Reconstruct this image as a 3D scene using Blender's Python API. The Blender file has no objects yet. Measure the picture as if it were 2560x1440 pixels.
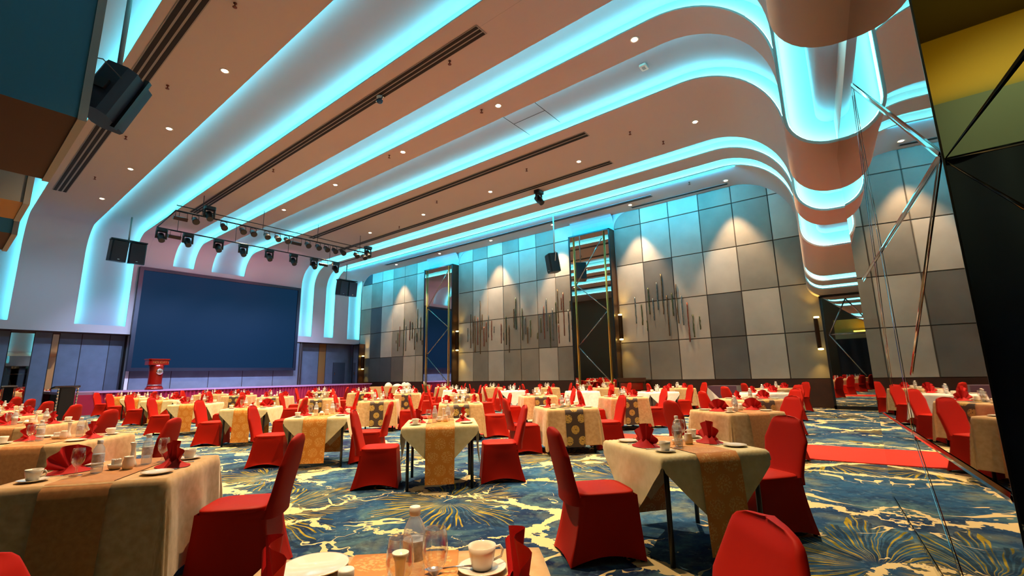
import bpy, bmesh, math, random
from mathutils import Vector, Matrix
random.seed(7)
PI = math.pi
SC = bpy.context.scene
COL = SC.collection
# ------------------------------------------------------------------ camera, world, exposure
cd = bpy.data.cameras.new('camera'); cam = bpy.data.objects.new('camera', cd); COL.objects.link(cam)
CY, CP, CR, CF, CH = 0.9065, 0.1878, -0.0189, 1138.0, 1.355
fw = Vector((math.sin(CY)*math.cos(CP), math.cos(CY)*math.cos(CP), math.sin(CP)))
rt0 = Vector((math.cos(CY), -math.sin(CY), 0)); up0 = rt0.cross(fw)
rt = rt0*math.cos(CR) + up0*math.sin(CR); up = -rt0*math.sin(CR) + up0*math.cos(CR)
mw = Matrix((rt, up, -fw)).transposed().to_4x4(); mw.translation = Vector((0, 0, CH))
cam.matrix_world = mw
cd.sensor_fit = 'HORIZONTAL'; cd.sensor_width = 36; cd.lens = 36*CF/2560; cd.clip_start = 0.05; cd.clip_end = 200
SC.camera = cam
w = bpy.data.worlds.new('hall_air'); SC.world = w; w.use_nodes = True
w.node_tree.nodes['Background'].inputs[0].default_value = (0.35, 0.42, 0.6, 1)
w.node_tree.nodes['Background'].inputs[1].default_value = 0.015
SC.view_settings.view_transform = 'Standard'; SC.view_settings.look = 'None'
SC.view_settings.exposure = 0.12; SC.view_settings.gamma = 1.0; SC.view_settings.use_curve_mapping = False
cy = SC.cycles
cy.max_bounces = 8; cy.diffuse_bounces = 2; cy.glossy_bounces = 4; cy.transmission_bounces = 6; cy.transparent_max_bounces = 8
cy.caustics_reflective = False; cy.caustics_refractive = False; cy.sample_clamp_indirect = 6.0; cy.sample_clamp_direct = 0
cy.use_denoising = True; cy.blur_glossy = 0.5
try: cy.use_light_tree = True
except Exception: pass

# ------------------------------------------------------------------ lights of the hall and added fills
def spot(name, loc, tgt, energy, col, size, blend=0.5, r=0.05):
    l = bpy.data.lights.new(name, 'SPOT'); l.energy = energy; l.color = col; l.spot_size = math.radians(size); l.spot_blend = blend; l.shadow_soft_size = r
    o = bpy.data.objects.new(name, l); COL.objects.link(o); o.location = loc
    o.rotation_euler = (Vector(tgt)-Vector(loc)).to_track_quat('-Z', 'Y').to_euler(); return o
WARM = (1.0, 0.66, 0.34)
CEIL_Z = 8.9
DOWN_X = [(3.6, 0), (9.1, 0), (13.65, 0), (19.0, 0.4)]
DOWN_Y = [3.4, 7.5, 11.75, 15.95, 20.2, 24.5]
DOWN_E = 3900
for X, dy in DOWN_X:
    for Y in DOWN_Y:
        spot('downlight_beam', (X, Y+dy, CEIL_Z-0.06), (X, Y+dy, 0), DOWN_E*(0.45 if X > 18 else 0.45 if X < 4 and Y < 5 else 1), WARM, 84 if X < 18 else 60, 0.55, 0.06)
for X in (0.4, -1.2):
    for Y in (7.4, 11.6, 15.8): spot('downlight_beam', (X, Y, 3.8), (X+0.6, Y, 0), 150, WARM, 120, 0.9, 0.08)
for (X, Y, e) in ((0.85, 1.15, 190), (1.5, 0.5, 40)): spot('soffit_downlight_beam', (X, Y, 3.84), (X, Y, 0), e*2.2, WARM, 46, 0.5, 0.04)
# stage wash and colour spots hanging on the lighting bars, plus an added upper fill
for X in (6.5, 9.0, 11.5, 13.6): spot('stage_wash', (X, 23.4, 7.3), (X+0.3, 30.2, 1.2), 2600, (0.45, 0.55, 1.0), 70, 0.8)
for X in (7.0, 9.8, 12.6): spot('stage_pink', (X+0.4, 24.6, 7.2), (X, 29.6, 8.2), 260, (1.0, 0.25, 0.42), 70, 1.0)
for X in (6.0, 9.0, 12.0, 15.0, 17.5): spot('stage_front_wash', (X, 20.6, 7.4), (X, 27.0, 0.7), 520, (1.0, 0.12, 0.45), 45, 0.8)
for X in (3.0, 7.5, 12.5, 17.5): spot('added_stage_wall_fill', (X, 23.5, 5.5), (X, 30, 6.3), 260, (0.30, 0.50, 1.0), 95, 1.0)  # added blue fill floating below the bars, tints the upper stage wall
spot('stage_side_wash', (3.0, 23.8, 7.7), (3.0, 31.0, 2.0), 500, (0.3, 0.65, 1.0), 80, 0.9)
spot('stage_side_wash', (17.0, 23.8, 7.7), (17.5, 31.0, 2.0), 160, (0.5, 0.6, 1.0), 80, 0.9)

def wash(loc, L, wid, energy, col, tgt):  # added area lamp without a fitting, tints the panelled wall's top teal
    l = bpy.data.lights.new('added_cyan_wall_fill', 'AREA'); l.shape = 'RECTANGLE'; l.size = L; l.size_y = wid; l.energy = energy; l.color = col; l.spread = math.radians(130)
    o = bpy.data.objects.new('added_cyan_wall_fill', l); COL.objects.link(o); o.location = loc
    z = -(Vector(tgt)-Vector(loc)).normalized(); x = Vector((0, 1, 0)); y = z.cross(x).normalized(); x = y.cross(z)
    m = Matrix((x, y, z)).transposed().to_4x4(); m.translation = Vector(loc); o.matrix_world = m
wash((17.62, 15.5, 8.86), 27.0, 0.05, 900, (0.0, 0.46, 0.82), (19.75, 15.5, 8.6))
# ------------------------------------------------------------------ materials
def lin(h):
    h = h.lstrip('#'); c = [int(h[i:i+2], 16)/255 for i in (0, 2, 4)]
    return tuple((x/12.92 if x <= 0.04045 else ((x+0.055)/1.055)**2.4) for x in c) + (1,)
MATS = {}
def newmat(name):
    m = bpy.data.materials.new(name); m.use_nodes = True; MATS[name] = m
    return m, m.node_tree, m.node_tree.nodes['Principled BSDF']
def mat(name, col, rough=0.6, metal=0.0, bump=0.0, bscale=60, var=0.0, vscale=4, emit=None, es=0, trans=0, ior=1.45, sheen=0, coat=0, spec=None):
    m, nt, b = newmat(name); c = lin(col) if isinstance(col, str) else (*col, 1)
    b.inputs['Base Color'].default_value = c; b.inputs['Roughness'].default_value = rough; b.inputs['Metallic'].default_value = metal
    if trans: b.inputs['Transmission Weight'].default_value = trans; b.inputs['IOR'].default_value = ior
    if sheen: b.inputs['Sheen Weight'].default_value = sheen
    if coat: b.inputs['Coat Weight'].default_value = coat
    if spec is not None: b.inputs['Specular IOR Level'].default_value = spec
    if emit: b.inputs['Emission Color'].default_value = (*emit, 1); b.inputs['Emission Strength'].default_value = es
    if var:
        tc = nt.nodes.new('ShaderNodeTexCoord'); n = nt.nodes.new('ShaderNodeTexNoise'); n.inputs['Scale'].default_value = vscale; n.inputs['Detail'].default_value = 4
        nt.links.new(tc.outputs['Object'], n.inputs['Vector'])
        mx = nt.nodes.new('ShaderNodeMix'); mx.data_type = 'RGBA'
        mx.inputs[6].default_value = tuple(v*(1-var) for v in c[:3])+(1,); mx.inputs[7].default_value = tuple(min(1, v*(1+var)) for v in c[:3])+(1,)
        mr = nt.nodes.new('ShaderNodeMapRange'); mr.inputs[1].default_value = 0.3; mr.inputs[2].default_value = 0.7
        nt.links.new(n.outputs['Fac'], mr.inputs[0]); nt.links.new(mr.outputs[0], mx.inputs[0]); nt.links.new(mx.outputs[2], b.inputs['Base Color'])
    if bump:
        tc = nt.nodes.new('ShaderNodeTexCoord'); n = nt.nodes.new('ShaderNodeTexNoise'); n.inputs['Scale'].default_value = bscale; n.inputs['Detail'].default_value = 3
        bp = nt.nodes.new('ShaderNodeBump'); bp.inputs['Strength'].default_value = bump; bp.inputs['Distance'].default_value = 0.01
        nt.links.new(tc.outputs['Object'], n.inputs['Vector']); nt.links.new(n.outputs['Fac'], bp.inputs['Height']); nt.links.new(bp.outputs[0], b.inputs['Normal'])
    return m
plaster = mat('plaster', '#b4aaa4', 0.75, bump=0.02, bscale=8)
recess_m = mat('recess_plaster', '#9c9aa2', 0.8)
led_m = mat('led_cyan', (0.0, 0.3, 0.35), 0.5, emit=(0.115, 0.78, 0.92), es=46)
mirror_m = mat('mirror_glass', (0.55, 0.53, 0.50), 0.015, 1.0)
mirror_dark = mat('mirror_glass_smoked', (0.36, 0.37, 0.36), 0.015, 1.0)
bevel_m = mat('mirror_bevel', (0.36, 0.36, 0.35), 0.06, 1.0)
gold = mat('brushed_gold', (0.72, 0.50, 0.14), 0.3, 1.0)
chrome = mat('chrome', (0.75, 0.75, 0.75), 0.15, 1.0)
darkwood = mat('dark_wood', '#38200f', 0.35, var=0.25, vscale=6, coat=0.2)
dado_m = mat('dado_wood', '#3a1d12', 0.45, var=0.2, vscale=5)
blackm = mat('black_metal', '#0b0b10', 0.4)
blackgr = mat('speaker_grille', '#07080f', 0.6, bump=0.3, bscale=300)
lens_m = mat('lamp_lens', '#101018', 0.08, 0.0, coat=1)
white_m = mat('white_paint', '#d9d6d0', 0.5)
bulb_m = mat('downlight_bulb', (1, .8, .5), 0.5, emit=(1.0, 0.80, 0.50), es=60)
bulb_w = mat('sconce_glow', (1, .8, .3), 0.5, emit=(1.0, 0.70, 0.16), es=14)
slot_m = mat('slot_black', '#120d0a', 0.8)
china = mat('white_china', '#ece6da', 0.15, coat=0.5)
def thin(name, tint, body, gl=0.9, rough=0.03):
    m = bpy.data.materials.new(name); m.use_nodes = True; MATS[name] = m; nt = m.node_tree; N = nt.nodes; L = nt.links; N.clear()
    out = N.new('ShaderNodeOutputMaterial'); tr = N.new('ShaderNodeBsdfTransparent'); tr.inputs[0].default_value = (*tint, 1)
    g = N.new('ShaderNodeBsdfGlossy'); g.inputs['Roughness'].default_value = rough; g.inputs[0].default_value = (gl, gl, gl, 1)
    lw = N.new('ShaderNodeLayerWeight'); lw.inputs[0].default_value = 0.28
    mr = N.new('ShaderNodeMapRange'); mr.inputs[3].default_value = 0.05; mr.inputs[4].default_value = 0.75; L.new(lw.outputs['Facing'], mr.inputs[0])
    mx = N.new('ShaderNodeMixShader'); L.new(mr.outputs[0], mx.inputs[0]); L.new(tr.outputs[0], mx.inputs[1]); L.new(g.outputs[0], mx.inputs[2])
    if body:
        d = N.new('ShaderNodeBsdfDiffuse'); d.inputs[0].default_value = (0.8, 0.85, 0.9, 1); t2 = N.new('ShaderNodeBsdfTranslucent'); t2.inputs[0].default_value = (0.8, 0.85, 0.9, 1)
        md = N.new('ShaderNodeMixShader'); L.new(d.outputs[0], md.inputs[1]); L.new(t2.outputs[0], md.inputs[2])
        m2 = N.new('ShaderNodeMixShader'); m2.inputs[0].default_value = body; L.new(mx.outputs[0], m2.inputs[1]); L.new(md.outputs[0], m2.inputs[2]); mx = m2
    L.new(mx.outputs[0], out.inputs[0]); return m
glass = thin('clear_glass', (0.96, 0.97, 0.97), 0.0)
plastic = thin('bottle_plastic', (0.9, 0.94, 0.96), 0.22)
label_m = mat('bottle_label', '#c9ccd6', 0.5, var=0.3, vscale=60)
capm = mat('white_cap', '#f0efee', 0.4)
steel = mat('cutlery_steel', (0.7, 0.7, 0.72), 0.18, 1.0)
redsp = mat('red_spandex', (0.38, 0.008, 0.0012), 0.6, bump=0.03, bscale=12, spec=0.15)
rednap = mat('red_napkin', (0.38, 0.003, 0.004), 0.7, bump=0.1, bscale=200, spec=0.2)
redcarpet = mat('red_carpet', (0.55, 0.014, 0.002), 0.9, bump=0.3, bscale=120)
legm = mat('table_leg_black', '#0d0c0c', 0.4)
ply = mat('tabletop_board', '#6b4a2c', 0.6)
magenta = mat('stage_skirt', '#8c0a40', 0.7)
stagetop = mat('stage_top', '#7b6b8c', 0.5)
redlect = mat('red_lacquer', '#6a0a03', 0.22, coat=0.6)
screen_m = mat('led_screen', '#020b18', 0.45, bump=0.02, bscale=200, spec=0.06, emit=(0.004, 0.022, 0.055), es=1.0)
bezel = mat('screen_bezel', '#0b1526', 0.4)
fabB = mat('wall_fabric_blue_grey', '#66707a', 0.85, var=0.12, vscale=2)
tilec = {'L': mat('fabric_light', '#b7ab9b', 0.9, bump=0.1, bscale=150, var=0.10, vscale=1.2), 'M': mat('fabric_mid', '#8d8375', 0.9, bump=0.1, bscale=150, var=0.12, vscale=1.2),
         'D': mat('fabric_dark', '#6d675f', 0.9, bump=0.1, bscale=150, var=0.14, vscale=1.0), 'B': mat('fabric_slate', '#4e5154', 0.9, bump=0.1, bscale=150, var=0.10, vscale=1.0)}
groove = mat('panel_joint', '#2c2018', 0.8)
curtain = mat('dark_pleated_curtain', '#0a1220', 0.8)
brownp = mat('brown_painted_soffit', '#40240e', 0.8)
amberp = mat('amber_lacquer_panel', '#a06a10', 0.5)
greyp = mat('grey_trim_paint', '#8c8a86', 0.6)
tealglow = mat('fascia_cyan_light_tint', '#33728c', 0.7)  # teal colour holds the cyan LED light falling on the bulkhead faces
rodm = [mat('artwork_rod_%s' % n, c, 0.35, 0.6, var=0.5, vscale=25) for n, c in (('bronze', '#6e5030'), ('rust', '#8a4a38'), ('olive', '#565a38'), ('grey', '#6c7474'))]
chromed = mat('sconce_bronze', '#3a2410', 0.35, 0.8)

def cloth_mat(name, c1, c2, scale=45, sheen=0.3, weave=0.3):
    m, nt, b = newmat(name); b.inputs['Roughness'].default_value = 0.75; b.inputs['Sheen Weight'].default_value = sheen
    uv = nt.nodes.new('ShaderNodeUVMap'); v = nt.nodes.new('ShaderNodeTexNoise'); v.inputs['Scale'].default_value = scale; v.inputs['Detail'].default_value = 5
    nt.links.new(uv.outputs[0], v.inputs['Vector'])
    mr = nt.nodes.new('ShaderNodeMapRange'); mr.inputs[1].default_value = 0.35; mr.inputs[2].default_value = 0.65
    mx = nt.nodes.new('ShaderNodeMix'); mx.data_type = 'RGBA'; mx.inputs[6].default_value = lin(c1); mx.inputs[7].default_value = lin(c2)
    nt.links.new(v.outputs['Fac'], mr.inputs[0]); nt.links.new(mr.outputs[0], mx.inputs[0]); nt.links.new(mx.outputs[2], b.inputs['Base Color'])
    bp = nt.nodes.new('ShaderNodeBump'); bp.inputs['Strength'].default_value = weave; bp.inputs['Distance'].default_value = 0.003
    nt.links.new(v.outputs['Fac'], bp.inputs['Height']); nt.links.new(bp.outputs[0], b.inputs['Normal'])
    return m
cream = cloth_mat('cream_damask_cloth', '#d6c893', '#e2d6a8', 14)
beige = cloth_mat('beige_damask_cloth', '#b8935f', '#caa676', 18)
whitec = cloth_mat('white_cloth', '#d6d2d0', '#e4e0dc', 14)
purple = cloth_mat('purple_cloth', '#3c1c34', '#4a2440', 14)
def medal_mat(name, base, base2, medal, thin, r=0.085, cell=(0.175, 0.30)):
    """runner cloth woven with rows of round medallions, in the cloth's own UV metres"""
    m, nt, b = newmat(name); N = nt.nodes; L = nt.links
    b.inputs['Roughness'].default_value = 0.55; b.inputs['Sheen Weight'].default_value = 0.3
    uv = N.new('ShaderNodeUVMap'); sp = N.new('ShaderNodeSeparateXYZ'); L.new(uv.outputs[0], sp.inputs[0])
    def math_(op, a, bb=None):
        n = N.new('ShaderNodeMath'); n.operation = op
        for i, v in enumerate((a, bb)):
            if v is None: continue
            if isinstance(v, (int, float)): n.inputs[i].default_value = v
            else: L.new(v, n.inputs[i])
        return n.outputs[0]
    cx, cyy = cell
    row = math_('FLOOR', math_('DIVIDE', sp.outputs[1], cyy/2))
    odd = math_('FLOORED_MODULO', row, 2.0)
    x = math_('ADD', sp.outputs[0], math_('MULTIPLY', odd, cx))
    dx = math_('SUBTRACT', math_('FLOORED_MODULO', x, 2*cx), cx)
    dy = math_('SUBTRACT', math_('FLOORED_MODULO', sp.outputs[1], cyy/2), cyy/4)
    d = math_('SQRT', math_('ADD', math_('MULTIPLY', dx, dx), math_('MULTIPLY', dy, dy)))
    inside = math_('LESS_THAN', d, r)
    no = N.new('ShaderNodeTexNoise'); no.inputs['Scale'].default_value = 70 if thin else 45; no.inputs['Detail'].default_value = 3; L.new(uv.outputs[0], no.inputs['Vector'])
    thr = math_('GREATER_THAN', no.outputs['Fac'], 0.52 if thin else 0.42)
    fac = math_('MULTIPLY', inside, thr)
    if thin: fac = math_('MULTIPLY', fac, 0.55)
    no2 = N.new('ShaderNodeTexNoise'); no2.inputs['Scale'].default_value = 5; L.new(uv.outputs[0], no2.inputs['Vector'])
    mxb = N.new('ShaderNodeMix'); mxb.data_type = 'RGBA'; mxb.inputs[6].default_value = lin(base); mxb.inputs[7].default_value = lin(base2); L.new(no2.outputs['Fac'], mxb.inputs[0])
    mx = N.new('ShaderNodeMix'); mx.data_type = 'RGBA'; L.new(mxb.outputs[2], mx.inputs[6]); mx.inputs[7].default_value = lin(medal); L.new(fac, mx.inputs[0])
    L.new(mx.outputs[2], b.inputs['Base Color'])
    return m
goldrun = medal_mat('gold_medallion_runner', '#c07410', '#cc8418', '#e6bc70', True, 0.07, (0.0875, 0.30))
brownrun = medal_mat('brown_medallion_runner', '#2c1b0e', '#35220f', '#a88838', False, 0.072, (0.12, 0.36))
tanrun = cloth_mat('tan_runner', '#a5682c', '#b67a3a', 30)

# carpet: mottled blues, cream veins, yellow radiating bursts
def carpet_mat():
    m, nt, b = newmat('ballroom_carpet'); N = nt.nodes; L = nt.links
    b.inputs['Roughness'].default_value = 0.95; b.inputs['Specular IOR Level'].default_value = 0.1
    def M(op, a, bb=None, c=None):
        n = N.new('ShaderNodeMath'); n.operation = op
        for i, v in enumerate((a, bb, c)):
            if v is None: continue
            if isinstance(v, (int, float)): n.inputs[i].default_value = v
            else: L.new(v, n.inputs[i])
        return n.outputs[0]
    def VM(op, a, bb=None, s=None):
        n = N.new('ShaderNodeVectorMath'); n.operation = op
        for i, v in enumerate((a, bb)):
            if v is None: continue
            if isinstance(v, tuple): n.inputs[i].default_value = v
            else: L.new(v, n.inputs[i])
        if s is not None: n.inputs['Scale'].default_value = s
        return n.outputs[0]
    def noise(vec, sc, det=4, rough=0.55, dist=0):
        n = N.new('ShaderNodeTexNoise'); n.inputs['Scale'].default_value = sc; n.inputs['Detail'].default_value = det; n.inputs['Roughness'].default_value = rough; n.inputs['Distortion'].default_value = dist
        L.new(vec, n.inputs['Vector']); return n
    def mix(f, a, bb):
        n = N.new('ShaderNodeMix'); n.data_type = 'RGBA'; L.new(f, n.inputs[0])
        for i, v in ((6, a), (7, bb)):
            if isinstance(v, tuple): n.inputs[i].default_value = v
            else: L.new(v, n.inputs[i])
        return n.outputs[2]
    def ramp(f, lo, hi):
        n = N.new('ShaderNodeMapRange'); n.inputs[1].default_value = lo; n.inputs[2].default_value = hi; L.new(f, n.inputs[0]); return n.outputs[0]
    tc = N.new('ShaderNodeTexCoord'); mp = N.new('ShaderNodeMapping'); mp.inputs['Rotation'].default_value = (0, 0, 0.6); L.new(tc.outputs['Object'], mp.inputs[0]); P = mp.outputs[0]
    big = noise(P, 0.55, 5, 0.6, 0.6); fine = noise(P, 7.0, 6, 0.7, 0.8); mid = noise(P, 1.6, 5, 0.65, 1.2)
    base = mix(ramp(big.outputs['Fac'], 0.38, 0.62), lin('#152248'), lin('#2b587f'))
    base = mix(ramp(mid.outputs['Fac'], 0.48, 0.68), base, lin('#4f727c'))
    base = mix(M('MULTIPLY', ramp(noise(P, 1.1, 4, 0.6, 0.5).outputs['Fac'], 0.55, 0.66), 0.75), base, lin('#747f6c'))
    base = mix(M('MULTIPLY', ramp(fine.outputs['Fac'], 0.5, 0.62), 0.45), base, lin('#141c40'))
    base = mix(M('MULTIPLY', ramp(noise(P, 11, 5, 0.7, 0.4).outputs['Fac'], 0.56, 0.66), 0.4), base, lin('#7290a0'))
    # bursts
    wob = VM('SCALE', VM('SUBTRACT', noise(P, 1.3, 2).outputs['Color'], (0.5, 0.5, 0.5)), None, 0.25)
    Pb = VM('ADD', P, wob)
    mpb = N.new('ShaderNodeMapping'); mpb.inputs['Scale'].default_value = (1, 1, 0); L.new(Pb, mpb.inputs[0])
    vb = N.new('ShaderNodeTexVoronoi'); vb.inputs['Scale'].default_value = 0.42; vb.inputs['Randomness'].default_value = 0.7; vb.voronoi_dimensions = '2D'; L.new(mpb.outputs[0], vb.inputs['Vector'])
    dv = VM('SUBTRACT', mpb.outputs[0], vb.outputs['Position']); sp = N.new('ShaderNodeSeparateXYZ'); L.new(dv, sp.inputs[0])
    ang = M('ARCTAN2', sp.outputs[1], sp.outputs[0]); dist = M('SQRT', M('ADD', M('MULTIPLY', sp.outputs[0], sp.outputs[0]), M('MULTIPLY', sp.outputs[1], sp.outputs[1])))
    cmb = N.new('ShaderNodeCombineXYZ'); L.new(M('MULTIPLY', ang, 30.0), cmb.inputs[0]); L.new(M('MULTIPLY', dist, 1.2), cmb.inputs[1])
    rays = noise(cmb.outputs[0], 1.0, 1, 0.3)
    cmb2 = N.new('ShaderNodeCombineXYZ'); L.new(M('MULTIPLY', ang, 2.2), cmb2.inputs[0]); L.new(vb.outputs['Color'], cmb2.inputs[2])
    lenv = M('MULTIPLY_ADD', noise(cmb2.outputs[0], 1.0, 2).outputs['Fac'], 1.7, 0.0)
    inr = M('LESS_THAN', dist, lenv)
    ray = M('MULTIPLY', M('MULTIPLY', ramp(rays.outputs['Fac'], 0.56, 0.60), inr), ramp(dist, 0.10, 0.2))
    dark = M('MULTIPLY', M('MULTIPLY', ramp(rays.outputs['Fac'], 0.47, 0.43), inr), 0.55)
    base = mix(dark, base, lin('#0f1a2c'))
    yel = mix(ramp(noise(P, 5, 2).outputs['Fac'], 0.4, 0.6), lin('#6e661e'), lin('#a8942c'))
    base = mix(ray, base, yel)
    # cream veins
    wv = VM('SCALE', VM('SUBTRACT', noise(P, 1.5, 5, 0.65).outputs['Color'], (0.5, 0.5, 0.5)), None, 1.1)
    mpv = N.new('ShaderNodeMapping'); mpv.inputs['Scale'].default_value = (0.8, 1.25, 0); L.new(VM('ADD', P, wv), mpv.inputs[0])
    vv = N.new('ShaderNodeTexVoronoi'); vv.feature = 'DISTANCE_TO_EDGE'; vv.voronoi_dimensions = '2D'; vv.inputs['Scale'].default_value = 0.62; L.new(mpv.outputs[0], vv.inputs['Vector'])
    width = M('MAXIMUM', M('MULTIPLY', M('SUBTRACT', noise(P, 0.9, 3).outputs['Fac'], 0.38), 0.26), 0.0)
    edge = M('ADD', vv.outputs['Distance'], M('MULTIPLY', M('SUBTRACT', noise(P, 9, 3).outputs['Fac'], 0.5), 0.025))
    vein = M('LESS_THAN', edge, width)
    vein2n = noise(P, 0.75, 3, 0.55, 1.6)
    v2 = M('LESS_THAN', M('ABSOLUTE', M('SUBTRACT', vein2n.outputs['Fac'], 0.5)), M('MULTIPLY', M('MAXIMUM', M('SUBTRACT', noise(P, 1.6, 2).outputs['Fac'], 0.5), 0.0), 0.11))
    base = mix(M('MAXIMUM', vein, v2), base, lin('#d9c694'))
    L.new(base, b.inputs['Base Color'])
    bp = N.new('ShaderNodeBump'); bp.inputs['Strength'].default_value = 0.3; bp.inputs['Distance'].default_value = 0.004
    L.new(noise(P, 150, 2).outputs['Fac'], bp.inputs['Height']); L.new(bp.outputs[0], b.inputs['Normal'])
    return m
carpet = carpet_mat()

# ------------------------------------------------------------------ mesh helpers
class MB:
    def __init__(s): s.v = []; s.f = []; s.mi = []; s.uv = None; s.sm = []
    def face(s, idx, mi=0, sm=False): s.f.append(tuple(idx)); s.mi.append(mi); s.sm.append(sm)
    def quad(s, a, b, c, d, mi=0):
        n = len(s.v); s.v += [tuple(a), tuple(b), tuple(c), tuple(d)]; s.face((n, n+1, n+2, n+3), mi); return s
    def box(s, x0, x1, y0, y1, z0, z1, mi=0, M=None):
        n = len(s.v); P = [Vector((x, y, z)) for z in (z0, z1) for x, y in ((x0, y0), (x1, y0), (x1, y1), (x0, y1))]
        if M is not None: P = [M @ p for p in P]
        s.v += [tuple(p) for p in P]
        for q in ((3, 2, 1, 0), (4, 5, 6, 7), (0, 1, 5, 4), (1, 2, 6, 5), (2, 3, 7, 6), (3, 0, 4, 7)): s.face([n+i for i in q], mi)
        return s
    def rbox(s, x0, x1, y0, y1, z0, z1, r=0.02, mi=0, M=None):
        """box with chamfered vertical edges"""
        pts = [(x0+r, y0), (x1-r, y0), (x1, y0+r), (x1, y1-r), (x1-r, y1), (x0+r, y1), (x0, y1-r), (x0, y0+r)]
        n = len(s.v)
        for z in (z0, z1):
            for x, y in pts:
                p = Vector((x, y, z)); s.v.append(tuple(M @ p if M is not None else p))
        k = 8
        for i in range(k): s.face((n+i, n+(i+1) % k, n+k+(i+1) % k, n+k+i), mi)
        s.face([n+k-1-i for i in range(k)], mi); s.face([n+k+i for i in range(k)], mi); return s
    def tube(s, path, r, n=8, mi=0, cap=True):
        P = [Vector(p) for p in path]; R = r if isinstance(r, (list, tuple)) else [r]*len(P); base = len(s.v); prev = None
        for i, p in enumerate(P):
            d = (P[min(i+1, len(P)-1)]-P[max(i-1, 0)]).normalized()
            a = (prev if prev is not None and abs(prev.dot(d)) < 0.9 else (Vector((0, 0, 1)) if abs(d.z) < 0.9 else Vector((1, 0, 0))))
            u = (a-d*a.dot(d)).normalized(); prev = u; v = d.cross(u)
            for k in range(n):
                t = 2*PI*k/n; s.v.append(tuple(p+R[i]*(u*math.cos(t)+v*math.sin(t))))
        for i in range(len(P)-1):
            for k in range(n): s.face((base+i*n+k, base+i*n+(k+1) % n, base+(i+1)*n+(k+1) % n, base+(i+1)*n+k), mi, True)
        if cap: s.face([base+n-1-k for k in range(n)], mi); s.face([base+(len(P)-1)*n+k for k in range(n)], mi)
        return s
    def lathe(s, prof, n=20, c=(0, 0, 0), mi=0, axis=None, closed=False):
        base = len(s.v)
        for r, z in prof:
            for k in range(n):
                t = 2*PI*k/n; p = Vector((r*math.cos(t), r*math.sin(t), z))
                if axis is not None: p = axis @ p
                s.v.append((c[0]+p.x, c[1]+p.y, c[2]+p.z))
        m = len(prof)
        for i in range(m-1 if not closed else m):
            j = (i+1) % m
            for k in range(n): s.face((base+i*n+k, base+i*n+(k+1) % n, base+j*n+(k+1) % n, base+j*n+k), mi, True)
        if not closed:
            if prof[0][0] > 1e-4: s.face([base+n-1-k for k in range(n)], mi)
            if prof[-1][0] > 1e-4: s.face([base+(m-1)*n+k for k in range(n)], mi)
        return s
    def grid(s, fn, nu, nv, mi=0, uvf=None, sm=True):
        base = len(s.v)
        if s.uv is None: s.uv = {}
        for j in range(nv+1):
            for i in range(nu+1):
                s.v.append(tuple(fn(i/nu, j/nv)))
                if uvf: s.uv[len(s.v)-1] = uvf(i/nu, j/nv)
        for j in range(nv):
            for i in range(nu): s.face((base+j*(nu+1)+i, base+j*(nu+1)+i+1, base+(j+1)*(nu+1)+i+1, base+(j+1)*(nu+1)+i), mi, sm)
        return s
    def mesh(s, name, mats):
        me = bpy.data.meshes.new(name); me.from_pydata(s.v, [], s.f)
        for m in (mats if isinstance(mats, (list, tuple)) else [mats]): me.materials.append(m)
        me.polygons.foreach_set('material_index', s.mi); me.polygons.foreach_set('use_smooth', s.sm)
        if s.uv:
            l = me.uv_layers.new(name='UVMap')
            for lp in me.loops: l.data[lp.index].uv = s.uv.get(lp.vertex_index, (0, 0))
        me.update(); return me
    def obj(s, name, mats, parent=None, loc=(0, 0, 0), rz=0):
        o = bpy.data.objects.new(name, s.mesh(name, mats)); COL.objects.link(o); o.parent = parent; o.location = loc; o.rotation_euler = (0, 0, rz); return o
def tag(o, label=None, cat=None, group=None, kind=None):
    if label: o['label'] = label
    if cat: o['category'] = cat
    if group: o['group'] = group
    if kind: o['kind'] = kind
    return o
def empty(name, loc=(0, 0, 0), rz=0):
    o = bpy.data.objects.new(name, None); COL.objects.link(o); o.location = loc; o.rotation_euler = (0, 0, rz); o.empty_display_size = 0.1; return o
def dup(src, loc, rz=0, rot=None, scale=None):
    r = src.copy(); COL.objects.link(r); r.location = loc; r.rotation_euler = rot if rot else (0, 0, rz)
    if scale: r.scale = scale
    for ch in list(src.children):
        c = ch.copy(); COL.objects.link(c); c.parent = r
        for g in list(ch.children):
            d = g.copy(); COL.objects.link(d); d.parent = c
    return r
def structure(o, label=None): return tag(o, label, None, None, 'structure')

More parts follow.
